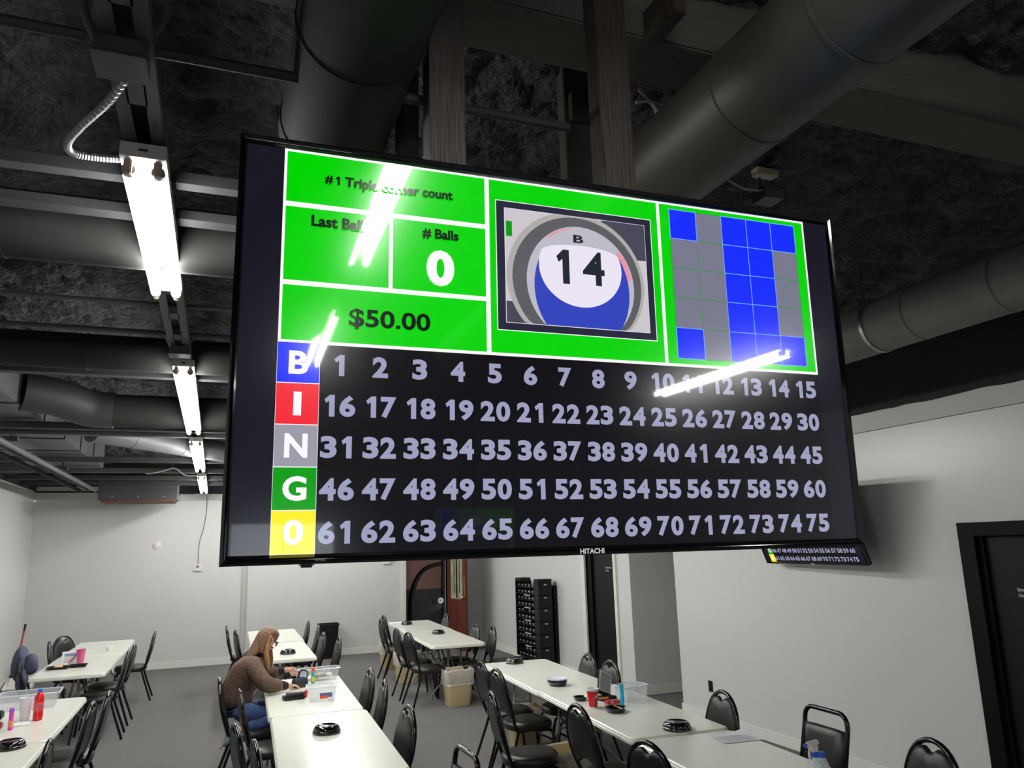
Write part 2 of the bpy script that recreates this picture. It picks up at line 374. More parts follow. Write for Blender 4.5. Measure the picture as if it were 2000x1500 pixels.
mb = MB().lathe([(0.0, 0), (0.024, 0.0), (0.02, 0.02), (0.012, 0.03), (0.03, 0.045), (0.034, 0.06), (0.02, 0.075), (0, 0.078)], 14); mb.xform(Matrix.Translation((LW - 0.06, -0.02, 1.02)) @ Matrix.Rotation(math.pi / 2, 4, 'X')); mb.build('knob', M_brass, leaf, True)
MB().box((LW - 0.085, -0.024, 1.04), (LW - 0.03, -0.02, 1.42)).build('push_plate', mat('old_brass', srgb(150, 108, 52), rough=0.35, metal=0.4), leaf)
# ================================================================== CEILING WORK
# timber beam the posts hang from
tag(MB().bbox((XL, 1.76, 3.525), (XR, 1.98, 3.98), 0.006).build('timber_beam', M_beam), 'wide dark timber beam crossing the ceiling behind the big screen posts', 'beam')
def add_ring(p, d, r, parent, name='duct_seam', m=M_duct, w_=0.006, h_=0.004):
    d = Vector(d).normalized(); a = Vector((0, 0, 1)); u = d.cross(a).normalized(); v = u.cross(d)
    mb = MB(); n = 28; rings = []
    for (off, rr) in ((-w_, r - 0.002), (-w_, r + h_), (w_, r + h_), (w_, r - 0.002)):
        rings.append([tuple(Vector(p) + d * off + (u * math.cos(2 * math.pi * j / n) + v * math.sin(2 * math.pi * j / n)) * rr) for j in range(n)])
    mb.loft(rings, False, False); return mb.build(name, m, parent, True)
def duct(name, pts, r, seams, label, m=M_duct, seam_m=None, sub=1):
    root = empty(name, label=label, cat='duct', group='round ceiling ducts')
    root.location = (0, 0, 0)
    P = [Vector(p) for p in pts]
    MB().tube(P, r, 32).build('duct_body', m, root, True)
    d = (P[1] - P[0]).normalized(); L = (P[-1] - P[0]).length
    for s in seams: add_ring(P[0] + d * s, d, r, root, m=seam_m or m)
    return root
R_ = 0.157
k1 = duct('round_duct', [(0.276, -1.2, 3.265), (0.276, 2.16, 3.265)], R_, [0.5, 1.7, 2.85, 3.30], 'fat dark round duct passing over the left post of the big screen')
MB().lathe([(0.0, 0.0), (R_ * 0.8, 0.0), (R_ + 0.003, -0.03), (R_ + 0.003, -0.1)], 32, cap=False).xform(Matrix.Translation((0.276, 2.2, 3.265)) @ Matrix.Rotation(-math.pi / 2, 4, 'X')).build('end_cap', M_duct, k1, True)
duct('round_duct', [(1.45, -2.2, 3.33), (1.45, 13.0, 3.33)], 0.165, [1.3, 2.55, 3.45, 3.85, 4.45, 6, 7.5, 9, 10.5, 12, 13.5], 'dark round duct slanting past the right post of the big screen', mat('duct_brown', (0.05, 0.047, 0.04), rough=0.5, var=0.12, vscale=6))
k3 = duct('round_duct', [(3.79, 1.0, 3.30), (3.99, 13.0, 3.30)], 0.167, [0.4, 1.0, 1.6, 2.15, 2.95, 4.5, 6, 7.5, 9], 'grey round duct with a bright strap at the right edge', mat('duct_grey', (0.15, 0.15, 0.14), rough=0.5, var=0.12, vscale=6))
add_ring((3.83, 3.45, 3.30), (0.2, 12, 0), 0.167, k3, 'strap', M_steel, 0.012, 0.006)
MB().tube([(3.83, 3.55, 3.46), (3.82, 3.55, 3.6), (3.83, 3.55, 3.8)], 0.006, 6).build('hanger_rod', M_bar, k3)
# cross ducts on the left
XD = [(3.19, 3.27, 0.132, -3.0, 0.12, 'left cross duct nearest the viewer, just beyond the light grey channels'),
      (5.25, 3.28, 0.112, -3.0, 0.12, 'second cross duct on the left, above the second lamp')]
for (yy, zz, rr, xa, xb, lab) in XD:
    duct('round_duct', [(xa, yy, zz), (xb + 2.2, yy, zz)], rr, [1.0, 2.2, 2.75, 3.3, 4.4], lab)
k4 = duct('round_duct', [(-0.95, 7.72, 3.33), (0.5, 7.72, 3.33)], 0.15, [0.4, 1.2], 'stub duct elbowing out of the big square duct')
MB().tube(spline([(-1.60, 7.45, 3.42), (-1.35, 7.55, 3.40), (-1.12, 7.70, 3.34), (-0.92, 7.72, 3.33)], 5), 0.165, 24).build('elbow', mat('dark_elbow', (0.03, 0.03, 0.032), rough=0.6), k4, True, 80)
duct('round_duct', [(-1.3, 9.2, 3.36), (0.4, 10.9, 3.30)], 0.13, [0.5, 1.2, 1.9], 'slanting far duct behind the third lamp', M_ductl)
rd = empty('square_duct', (0, 0, 0), label='big square sheet metal duct along the left side of the ceiling', cat='duct')
for i in range(9):
    y0 = 3.0 + i * 1.08
    MB().box((-2.55, y0, 3.30), (-1.60, y0 + 1.07, 3.68)).build('duct_section', M_ductl, rd)
for i in range(9):
    y0 = 3.0 + i * 1.08
    MB().box((-2.56, y0 + 1.055, 3.292), (-1.592, y0 + 1.085, 3.686)).build('duct_flange', M_duct, rd)
# channels crossing
def channel(y0, y1, z0, z1, xa, xb, lab, m=M_bar):
    t = 0.005; mb = MB().box((xa, y0, z0), (xb, y1, z0 + t)).box((xa, y0, z0 + t), (xb, y0 + t, z1)).box((xa, y1 - t, z0 + t), (xb, y1, z1))
    return tag(mb.build('steel_channel', m), lab, 'channel', 'steel channels crossing the ceiling')
channel(2.545, 2.60, 3.22, 3.26, XL, 1.1, 'thin grey steel channel crossing just beyond the first lamp end')
channel(2.83, 2.90, 3.215, 3.25, XL, 1.1, 'broad grey steel channel under the first cross duct')
channel(5.62, 5.70, 3.215, 3.26, XL, 1.1, 'grey steel channel beyond the second cross duct')
for (y, lab) in ((8.15, 'grey channel at the far end of the second lamp'), (8.55, 'dark channel between the second and third lamps'), (11.0, 'channel above the third lamp'), (12.4, 'channel between the third and fourth lamps'), (13.6, 'channel over the fourth lamp'), (14.6, 'farthest steel channel before the far wall')):
    channel(y, y + 0.08, 3.215, 3.28, XL, 2.2, lab, M_bar if y not in (8.55, 12.4) else M_strut)
def pipe(name, pts, r, lab, m=M_strut, cat='pipe', n=8, smooth=True):
    return tag(MB().tube(pts, r, n).build(name, m, None, smooth), lab, cat)
pipe('conduit_pipe', [(XL, 4.0, 3.24), (0.6, 4.0, 3.24)], 0.012, 'thin dark pipe crossing between the two cross ducts')
pipe('conduit_pipe', [(XL, 4.62, 3.26), (0.6, 4.62, 3.26)], 0.016, 'dark pipe along the near side of the second cross duct')
pipe('conduit_pipe', [(-0.34, 1.80, 3.205), (-1.6, 1.79, 3.205)], 0.014, 'dull conduit running left from the junction box', mat('rusty_conduit', (0.05, 0.042, 0.035), rough=0.6))
pipe('conduit_pipe', [(-0.19, 1.805, 3.20), (0.9, 1.805, 3.20)], 0.014, 'dull conduit running right from the junction box to the fat duct', M_bar)
pipe('conduit_pipe', [(XL, 15.86, 3.30), (-1.5, 15.86, 3.30)], 0.014, 'upper black conduit along the top of the far wall', M_blackm)
pipe('conduit_pipe', [(XL, 15.86, 3.19), (-1.5, 15.86, 3.185)], 0.014, 'lower black conduit along the top of the far wall', M_blackm)
# cable tray of pipes along the left
for i, (dx, dz, r, m, lab) in enumerate(((0, 0, 0.03, M_ductl, 'pale pipe on the room side of the left pipe run'), (-0.12, 0.02, 0.022, M_bar, 'grey pipe between its neighbours in the left pipe run'), (-0.22, -0.01, 0.026, M_duct, 'dark pipe on the wall side of the left pipe run'))):
    pipe('service_pipe', [(-1.93 + dx, 4.0, 3.12 + dz), (-1.93 + dx, 14.6, 3.12 + dz)], r, lab, m)
for i, y in enumerate((8.6, 11.4, 13.8)):
    tag(MB().box((-2.25, y, 3.15), (-1.85, y + 0.06, 3.2)).box((-2.2, y + 0.02, 3.2), (-2.18, y + 0.04, 3.8)).box((-1.92, y + 0.02, 3.2), (-1.9, y + 0.04, 3.8)).build('pipe_hanger', M_bar), ('nearest', 'middle', 'farthest')[i] + ' trapeze hanger over the left pipe run', 'hanger', 'pipe hangers')
# light row channel (strut with a slot)
mb = MB()
for s in (-1, 1):
    mb.box((-0.25 + s * 0.02 - (0.035 if s < 0 else 0), -1.0, 3.205), (-0.25 + s * 0.02 + (0.035 if s > 0 else 0), 15.4, 3.212))
    mb.box((-0.25 + s * 0.055 - 0.003, -1.0, 3.212), (-0.25 + s * 0.055 + 0.003, 15.4, 3.255))
mb.box((-0.307, -1.0, 3.255), (-0.193, 15.4, 3.26))
for i in range(40): mb.box((-0.275, -0.9 + i * 0.41, 3.205), (-0.225, -0.9 + i * 0.41 + 0.10, 3.211))
tag(mb.build('slotted_channel', M_strut), 'long slotted steel channel carrying the row of lamps', 'channel')
# junction box
jb = empty('junction_box', (-0.263, 1.83, 3.16), label='dark square junction box with a looped cable above the first lamp', cat='junction box')
MB().bbox((-0.055, -0.055, 0.0), (0.055, 0.055, 0.045), 0.004).build('box_body', M_strut, jb)
MB().bbox((-0.06, -0.06, -0.004), (0.06, 0.06, 0.001), 0.002).build('cover_plate', M_strut, jb)
MB().tube(spline([(-0.045, 0.04, 0.05), (-0.085, -0.01, 0.12), (-0.075, -0.06, 0.15), (-0.01, -0.085, 0.15), (0.07, -0.09, 0.15), (0.095, -0.06, 0.14), (0.07, -0.01, 0.11), (0.01, 0.045, 0.05)], 6), 0.0105, 8).build('cable_loop', mat('dull_flex', (0.09, 0.09, 0.085), rough=0.5), jb, True)
jb2 = copy_tree(jb); jb2.location = (-0.245, 4.72, 3.16); tag(jb2, 'dark junction box with a looped cable just before the second lamp')
# flexible conduit with real ribs
fp = spline([(-0.247, 1.86, 3.17), (-0.307, 2.0, 3.165), (-0.391, 2.148, 3.16), (-0.442, 2.26, 3.16), (-0.436, 2.325, 3.165), (-0.38, 2.352, 3.175), (-0.318, 2.352, 3.18)], 16)
tag(MB().tube(fp, [0.0095 if i % 2 else 0.0118 for i in range(len(fp))], 8).build('flexible_conduit', M_flex), 'ribbed flexible metal conduit curling into the first lamp', 'conduit')

# ------------------------------------------------------------------ fluorescent lamps
def lamp(x, y0, y1, z, lab, group='twin tube ceiling lamps'):
    hung = 'row' not in lab and 'nearest' not in lab
    L = y1 - y0; root = empty('fluorescent_lamp', (x, y0, z), label=lab, cat='lamp', group=group)
    hb = MB().box((-0.062, -0.035, 0.024), (0.062, L + 0.035, 0.068)).build('housing', M_white, root)
    MB().box((-0.062, -0.037, 0.026), (0.062, -0.0352, 0.066)).build('end_plate', M_white, hb)
    MB().tube([(-0.012, -0.039, 0.045), (0.012, -0.039, 0.045)], 0.003, 6).build('slot_screw', M_blackm, hb)
    for s in (-1, 1):
        for e in (0, L):
            d = 1 if e else -1
            MB().bbox((s * 0.04 - 0.011, e - 0.012 + d * 0.012, -0.022), (s * 0.04 + 0.011, e + 0.012 + d * 0.012, 0.024), 0.004).build('lamp_holder', M_ivory, root)
            MB().tube([(s * 0.04, e - d * 0.002, 0), (s * 0.04, e - d * 0.02, 0)], 0.0195, 12).build('tube_cap', M_steel, root)
        MB().tube([(s * 0.04, 0.02, 0), (s * 0.04, L - 0.02, 0)], 0.019, 10).build('tube', M_tube, root, True)
    if hung:
        for e in (0.15 * L, 0.85 * L): MB().tube([(0, e, 0.066), (0, e, ZC - z - 0.02)], 0.006, 6).build('hanger_rod', M_bar, root)
    return root
ZL = 3.128
lamp(-0.25, 2.30, 3.47, ZL, 'nearest fluorescent lamp, hanging beside the left edge of the big screen')
lamp(-0.235, 5.0, 7.62, ZL, 'second fluorescent lamp of the row on the left')
lamp(-0.235, 8.42, 11.2, ZL, 'third and shorter looking lamp of the row on the left')
lamp(-0.235, 12.3, 15.2, ZL, 'last lamp of the row, close to the far wall')
lamp(0.545, -0.75, 0.65, 3.45, 'lamp above the viewer, mirrored in the upper left of the big screen', 'lamps behind the viewer')
lamp(0.50, -3.55, -1.80, 3.45, 'lamp behind the viewer, mirrored over the dollar amount on the big screen', 'lamps behind the viewer')
lamp(3.36, -2.55, -0.85, ZL, 'lamp behind the viewer, mirrored over the number twelve on the big screen', 'lamps behind the viewer')
lamp(1.98, 6.2, 8.6, ZL, 'nearer lamp over the middle aisle, hidden by the big screen', 'lamps hidden by the big screen')
lamp(1.98, 9.5, 11.9, ZL, 'middle lamp over the middle aisle, hidden by the big screen', 'lamps hidden by the big screen')
lamp(1.98, 12.8, 15.5, ZL, 'farther lamp over the middle aisle, hidden by the big screen', 'lamps hidden by the big screen')
# cord from the last lamp to the thermostat, white cable to the heater
tag(MB().tube(spline([(-0.27, 12.3, 3.17), (-0.45, 12.2, 3.16), (-0.6, 12.1, 3.25), (-0.75, 12.0, 3.20), (-0.95, 12.2, 3.18), (-1.1, 13.2, 3.32), (-1.2, 14.7, 3.5)], 8), 0.009, 6).build('power_cable', M_white), 'white cable swagging from the last lamp to the hanging heater', 'cable')
# hanging heater box
hu = empty('hanging_heater', (-1.28, 14.9, 2.94), label='dark boxy heater with a reddish underside hanging by the far wall', cat='heater')
MB().bbox((-0.62, -0.2, 0.03), (0.62, 0.5, 0.42), 0.01).build('heater_body', mat('charcoal_metal', (0.035, 0.037, 0.042), rough=0.55), hu)
MB().box((-0.58, -0.21, -0.005), (0.58, 0.45, 0.03)).build('heater_tray', mat('rust_red', srgb(84, 40, 30), rough=0.6), hu)
for s in (-0.4, 0.0, 0.4): MB().tube([(s, -0.205, 0.08), (s, -0.215, 0.08)], 0.012, 8).build('bolt', M_steel, hu)
for s in (-0.5, 0.5): MB().tube([(s, 0.1, 0.42), (s, 0.1, 0.95)], 0.008, 6).build('hanger_rod', M_bar, hu)
# posts of the big screen
def wood(name, a, b, lab, m=M_post, cat='post'):
    return tag(MB().bbox(a, b, 0.003).build(name, m), lab, cat, 'timbers holding the big screen')
wood('timber_post', (0.455, 1.69, 2.1), (0.55, 1.76, 3.90), 'left upright post carrying the big screen')
wood('timber_post', (0.455, 1.98, 2.3), (0.50, 2.10, 3.90), 'dark timber directly behind the left post', M_beam)
wood('timber_post', (0.945, 1.69, 2.1), (1.045, 1.76, 3.90), 'right upright post carrying the big screen')
wood('timber_post', (1.115, 2.26, 2.6), (1.245, 2.32, 3.90), 'dim back post seen between the two front posts', M_beam)
wood('timber_block', (1.13, 2.225, 3.52), (1.25, 2.26, 3.63), 'short block nailed on the dim back post', M_post, 'block')
wood('timber_block', (1.150, 1.60, 3.50), (1.195, 1.76, 3.61), 'sawn timber stub beside the right post', M_post, 'block')
wood('timber_rail', (0.40, 1.655, 2.30), (1.20, 1.69, 2.40), 'lower rail behind the big screen', M_beam, 'rail')
wood('timber_rail', (0.40, 1.655, 2.62), (1.20, 1.69, 2.72), 'upper rail behind the big screen', M_beam, 'rail')
# loose cables and little bracket
M_wcab = mat('pale_cable', srgb(150, 150, 145), rough=0.5)
for i, pts in enumerate(([(1.30, 2.05, 3.56), (1.36, 2.07, 3.54), (1.44, 2.1, 3.55), (1.60, 2.2, 3.56)], [(1.30, 2.07, 3.52), (1.37, 2.08, 3.54), (1.40, 2.1, 3.50), (1.39, 2.1, 3.42)], [(1.34, 2.1, 3.60), (1.40, 2.1, 3.53), (1.47, 2.1, 3.48)])):
    tag(MB().tube(spline(pts, 6), 0.005, 5).build('loose_cable', M_wcab), ('longest', 'hooked', 'shortest')[i] + ' pale cable tangled right of the right post', 'cable', 'tangled pale cables')
br = empty('ceiling_bracket', (2.28, 2.62, 3.62), label='small metal bracket with a bright bar and dark box under the ceiling', cat='bracket')
MB().bbox((-0.02, -0.02, 0.05), (0.10, 0.03, 0.085), 0.003).build('bright_bar', mat('bright_bar', srgb(200, 190, 165), rough=0.3), br)
MB().bbox((0.01, -0.02, -0.06), (0.12, 0.08, 0.0), 0.004).build('device_box', M_strut, br)
MB().tube(spline([(-0.18, 0, 0.0), (-0.1, 0, -0.03), (-0.02, 0, -0.03), (0.02, 0, -0.02)], 5), 0.004, 5).build('cable', M_wcab, br)
MB().tube([(0.02, 0.02, 0.0), (0.02, 0.02, 0.3)], 0.006, 6).tube([(0.10, 0.02, 0.0), (0.10, 0.02, 0.3)], 0.006, 6).build('rod', M_strut, br)

# ================================================================== TELEVISIONS
K = 1.55 / 1.21
SW, SH = 1.21 / 2, 0.6806 / 2
C_WHITE = screen('white', (255, 250, 255)); C_GREEN = screen('green', (0, 214, 0)); C_BLUE = screen('blue', (20, 45, 255))
C_GREY = screen('grey', (122, 122, 142)); C_DARK = screen('dark', (14, 12, 17)); C_BAR = screen('side_bar', (24, 21, 33))
C_NUM = screen('numerals', (158, 160, 190)); C_RED = screen('red', (246, 44, 58)); C_NCELL = screen('n_cell', (158, 156, 170))
C_YEL = screen('yellow', (255, 240, 0)); C_GLET = screen('g_cell', (0, 160, 12)); C_TXT = screen('text_black', (4, 14, 4))
C_LBLUE = screen('line_blue', (110, 170, 255)); C_LGREEN = screen('line_green', (40, 150, 60)); C_PIC = screen('picture_mount', (38, 40, 58))
C_RING = screen('ring', (92, 94, 98)); C_RINGL = screen('ring_light', (176, 172, 170)); C_BALL = screen('ball', (52, 70, 190)); C_DISC = screen('disc', (236, 230, 246))
C_DISC2 = screen('disc_shade', (190, 188, 200)); C_BTXT = screen('ball_text', (34, 40, 46)); C_PBG = screen('picture_ground', (205, 200, 206)); C_PDK = screen('picture_corner', (72, 72, 88)); C_PINK = screen('pink_glint', (232, 150, 165))
M_bezel = mat('bezel_gloss', (0.003, 0.003, 0.0035), rough=0.08, coat=0.8, coat_r=0.03)
def make_tv(label):
    root = empty('television', label=label, cat='television')
    k = K
    # housing and bezel
    o, i = (0.6165, 0.3555), (SW, SH)
    MB().bbox((-o[0] * k, 0.004, -o[1] * k), (o[0] * k, 0.045, o[1] * k), 0.006).bbox((-0.40 * k, 0.045, -0.24 * k), (0.40 * k, 0.068, 0.2 * k), 0.006).build('housing', M_blackm, root)
    rings = []
    for (ex, y) in ((0.0, 0.010), (0.0, -0.006), (0.003, -0.010), (0.0065, -0.006), (0.0085, -0.009), (0.0115, -0.001)):
        rings.append([((sx * (o[0] - ex) * k), y, (sz * (o[1] - ex * 1.25) * k)) for sx, sz in ((-1, -1), (1, -1), (1, 1), (-1, 1))])
    MB().loft(rings, False, False).build('bezel', M_bezel, root)
    sc = MB().add([(-SW * k, 0, -SH * k), (SW * k, 0, -SH * k), (SW * k, 0, SH * k), (-SW * k, 0, SH * k)], [(0, 1, 2, 3)]).build('screen', C_BAR, root)
    def quad(mb, u0, v0, u1, v1, y): mb.add([(u0 * k, y, v0 * k), (u1 * k, y, v0 * k), (u1 * k, y, v1 * k), (u0 * k, y, v1 * k)], [(0, 1, 2, 3)])
    def panel(name, rects, y, m):
        mb = MB()
        for r in rects: quad(mb, *r, y)
        return mb.build(name, m, sc)
    CW = 0.5445
    e = -0.0003
    panel('number_field', [(-0.477, -SH, CW, 0.0)], e, C_DARK)
    panel('white_grid', [(-CW, -0.002, CW, SH)], 2 * e, C_WHITE)
    g = 0.0045
    panel('green_title_cell', [(-CW + g, 0.245, -0.187, SH - g)], 3 * e, C_GREEN)
    panel('green_last_ball_cell', [(-CW + g, 0.106, -0.3645, 0.236)], 3 * e, C_GREEN)
    panel('green_ball_count_cell', [(-0.3575, 0.106, -0.187, 0.236)], 3 * e, C_GREEN)
    panel('green_prize_cell', [(-CW + g, 0.0035, -0.187, 0.0975)], 3 * e, C_GREEN)
    panel('green_picture_cell', [(-0.1785, 0.0035, 0.1775, SH - g)], 3 * e, C_GREEN)
    panel('green_pattern_cell', [(0.1845, 0.0035, CW - g, SH - g)], 3 * e, C_GREEN)
    # pattern grid
    gx0, gx1, gz0, gz1 = 0.207, 0.5175, 0.0145, 0.3265
    cw, ch = (gx1 - gx0) / 5, (gz1 - gz0) / 5
    on = ['#.###', '..##.', '..##.', '..##.', '#.###']
    panel('pattern_lines', [(gx0 - 0.001, gz0 - 0.001, gx1 + 0.001, gz1 + 0.001)], 4 * e, C_LGREEN)
    for r in range(5):
        for c in range(5):
            x0 = gx0 + c * cw; z1 = gz1 - r * ch; blue = on[r][c] == '#'
            if blue: panel('pattern_outline', [(x0 - 0.001, z1 - ch - 0.001, x0 + cw + 0.001, z1 + 0.001)], 4.5 * e, C_LBLUE)
    for r in range(5):
        for c in range(5):
            x0 = gx0 + c * cw; z1 = gz1 - r * ch; blue = on[r][c] == '#'; q = 0.0008
            panel('pattern_square', [(x0 + q, z1 - ch + q, x0 + cw - q, z1 - q)], 5 * e, C_BLUE if blue else C_GREY)
    # picture of the ball
    panel('picture_edge', [(-0.1665, 0.0455, 0.1625, 0.2975)], 4 * e, C_WHITE)
    panel('picture_mount', [(-0.165, 0.047, 0.161, 0.296)], 5 * e, C_PIC)
    panel('picture_line', [(-0.1495, 0.0605, 0.1475, 0.2835)], 6 * e, C_DISC)
    X0, X1, Z0, Z1 = -0.1485, 0.1465, 0.0615, 0.2825
    panel('picture_ground', [(X0, Z0, X1, Z1)], 7 * e, C_PBG)
    clampx = lambda v: min(max(v, X0), X1); clampz = lambda v: min(max(v, Z0), Z1)
    def disc(name, cx, cz, rx, rz, y, m, n=64, a0=0, a1=360, inner=None):
        pts = [(clampx(cx + rx * math.cos(math.radians(a0 + (a1 - a0) * j / n))) * k, y, clampz(cz + rz * math.sin(math.radians(a0 + (a1 - a0) * j / n))) * k) for j in range(n + (0 if a1 - a0 == 360 else 1))]
        mb = MB()
        if inner:
            pi_ = [(clampx(inner[0] + inner[2] * math.cos(math.radians(a0 + (a1 - a0) * j / n))) * k, y, clampz(inner[1] + inner[3] * math.sin(math.radians(a0 + (a1 - a0) * j / n))) * k) for j in range(len(pts))]
            q = len(pts); mb.add(pts + pi_, [(j, j + 1, q + j + 1, q + j) for j in range(q - 1)])
        else:
            mb.add(pts + [(cx * k, y, clampz(cz) * k)], [(j, (j + 1) % len(pts), len(pts)) for j in range(len(pts))])
        return mb.build(name, m, sc)
    panel('picture_corner', [(X0 + 0.20, Z1 - 0.075, X1, Z1)], 8 * e, C_PDK); panel('picture_corner', [(X0, Z0, X0 + 0.05, Z0 + 0.04)], 8 * e, C_PDK)
    panel('picture_glint', [(X0 + 0.002, Z1 - 0.055, X0 + 0.014, Z1 - 0.025)], 8 * e, C_GLET)
    disc('ring_edge', -0.004, 0.152, 0.143, 0.138, 9 * e, C_RINGL)
    disc('ring', -0.002, 0.150, 0.134, 0.130, 10 * e, C_RING)
    disc('ring_inside', 0.004, 0.146, 0.112, 0.116, 11 * e, C_DISC2)
    disc('pink_glint', 0.004, 0.146, 0.110, 0.114, 12 * e, C_PINK, 16, 10, 42, (0.004, 0.140, 0.100, 0.106))
    disc('pink_glint', 0.004, 0.146, 0.110, 0.114, 12 * e, C_PINK, 16, 98, 128, (0.004, 0.140, 0.100, 0.108))
    disc('ball', 0.006, 0.136, 0.099, 0.118, 13 * e, C_BALL)
    disc('ball_disc', 0.0035, 0.179, 0.0865, 0.0785, 14 * e, C_DISC)
    up_ = []; lo_ = []
    for j in range(25):
        a_ = math.radians(22 + 136 * j / 24); ux, uz = 0.0035 + 0.0865 * math.cos(a_), 0.179 + 0.0785 * math.sin(a_)
        up_.append((ux * k, 15 * e, uz * k)); lo_.append((ux * k, 15 * e, (uz - 0.034 * math.sin(math.pi * j / 24)) * k))
    MB().add(up_ + lo_, [(j, j + 1, 26 + j, 25 + j) for j in range(24)]).build('ball_disc_shade', C_DISC2, sc)
    def text(name, items, m, y=16 * e):
        mb = MB()
        for (b, cu, cv, h_, w_, off) in items: put_text(mb, b, cu * k, cv * k, h_ * k if h_ else None, w_ * k if w_ else None, y, off)
        return mb.build(name, m, sc)
    text('ball_letter', [('B', 0.0, 0.2365, 0.016, 0.0215, 0.035)], C_BTXT)
    text('ball_number', [('1', -0.034, 0.178, 0.068, 0.026, 0.02), ('4', 0.030, 0.180, 0.068, 0.046, 0.02)], C_BTXT)
    text('title_lettering', [('#', -0.470, 0.291, 0.0165, 0.014, 0.04), ('1', -0.4555, 0.2915, 0.0155, 0.0078, 0), ('Triple corner count', -0.346, 0.289, None, 0.194, 0.04)], C_TXT)
    text('last_ball_lettering', [('Last Ball', -0.4535, 0.2135, None, 0.088, 0.04)], C_TXT)
    text('ball_count_lettering', [('# Balls', -0.272, 0.2135, None, 0.067, 0.04)], C_TXT)
    text('ball_count_number', [('0', -0.2725, 0.1505, 0.067, 0.051, 0.045)], C_WHITE)
    text('prize_lettering', [('$50.00', -0.361, 0.046, 0.036, 0.140, 0.024)], C_TXT)
    # letter column
    for i_, (ch_, m_) in enumerate((('B', C_BLUE), ('I', C_RED), ('N', C_NCELL), ('G', C_GLET), ('0', C_YEL))):
        z1 = -0.0 - i_ * 0.0681
        panel('letter_cell_edge', [(-CW, z1 - 0.0681, -0.4765, z1)], 2 * e, C_WHITE)
        panel('letter_cell', [(-CW + 0.0006, z1 - 0.0675, -0.4772, z1 - 0.0008)], 3 * e, m_)
        wdt = {'B': 0.031, 'I': 0.0125, 'N': 0.036, 'G': 0.037, '0': 0.031}[ch_]
        text('letter', [(ch_, -0.5105, z1 - 0.034, 0.039, wdt, 0.035)], C_WHITE, 5 * e)
    for r in range(5):
        for c in range(15):
            its = []
            nn = str(r * 15 + c + 1); cu = -0.445 + 0.068 * c; cv = -0.0355 - r * 0.0681
            if len(nn) == 1: its.append((nn, cu, cv, 0.0360, 0.0165 if nn == '1' else 0.0262, 0.042))
            else:
                its.append((nn[0], cu - 0.0145, cv, 0.0360, 0.0165 if nn[0] == '1' else 0.0262, 0.042)); its.append((nn[1], cu + 0.0145, cv, 0.0360, 0.0165 if nn[1] == '1' else 0.0262, 0.042))
            text('number', its, C_NUM, 3 * e)
    mb = MB(); put_text(mb, 'HITACHI', 0, -0.3488 * k, None, 0.047 * k, -0.0125, 0.03); mb.build('maker_lettering', mat('logo_white', srgb(220, 220, 225), rough=0.3, emit=srgb(150, 150, 155), es=0.4), root)
    mb = MB(); put_text(mb, 'POWER', -0.468 * k, -0.350 * k, None, 0.016 * k, -0.0115, 0.0); mb.build('power_lettering', mat('logo_grey', srgb(120, 120, 125), rough=0.3), root)
    MB().bbox((-0.5 * k, -0.006, -0.361 * k), (-0.477 * k, 0.012, -0.353 * k), 0.004).build('sensor_tab', M_blackm, root)
    return root
tv = make_tv('huge television hanging from timber posts, showing the bingo number board')
rv = Vector((0.016, 0.001, -0.022)); rv = Vector((0.01612, 0.00108, -0.02160))
tv.rotation_mode = 'QUATERNION'; tv.rotation_quaternion = Quaternion(rv.normalized(), rv.length)
tv.location = (0.799, 1.587, 2.449)
TVK = [c for c in bpy.data.objects if c.parent == tv]
def clone(o, parent=None):
    c = o.copy(); COL.objects.link(c); c.parent = parent
    for ch_ in [x for x in ALLO if x.parent == o]: clone(ch_, c)
    return c
ALLO = list(bpy.data.objects)
tv2 = clone(tv); tag(tv2, 'smaller television tilted out from the right wall behind the big screen', 'television')
tv2.rotation_mode = 'XYZ'; s2 = 1.425 / (1.233 * K)
tv2.scale = (s2, s2, s2)
P0 = Vector((5.08, 5.006, 1.768)); P1 = Vector((5.20, 6.42, 1.77))
ax = (P0 - P1).normalized()                       # local +x runs towards the viewer
tilt = math.radians(21)
nrm0 = Vector((0, 0, 1)).cross(ax)                 # local +y (into the wall)
nrm0.normalize()
upl = (Vector((0, 0, 1)) * math.cos(tilt) - nrm0 * math.sin(tilt)).normalized()
ax = ax.normalized(); yl = upl.cross(ax).normalized(); upl = ax.cross(yl)
Rm = Matrix((ax, yl, upl)).transposed()
tv2.rotation_euler = Rm.to_euler()
tv2.location = (P0 + P1) / 2 + upl * (0.3555 * K * s2)
mt = MB().tube([tuple(tv2.location + yl * 0.05), (XR, tv2.location.y, tv2.location.z + 0.05)], 0.03, 8).box((XR - 0.02, tv2.location.y - 0.12, tv2.location.z - 0.1), (XR, tv2.location.y + 0.12, tv2.location.z + 0.2)).build('wall_mount', M_blackm)
tag(mt, 'black wall mount behind the smaller television', 'mount')
tv3 = clone(tv); tag(tv3, 'television far behind the viewer, seen only as a faint glow in the big screen', 'television')
tv3.rotation_mode = 'XYZ'; tv3.scale = (0.8, 0.8, 0.8); tv3.rotation_euler = (0, 0, math.pi); tv3.location = (2.95, -7.0, 1.90)
tag(MB().box((2.93, -7.08, 2.1), (2.97, -7.04, ZC)).build('ceiling_pole', M_blackm), 'pole carrying the television far behind the viewer', 'pole')

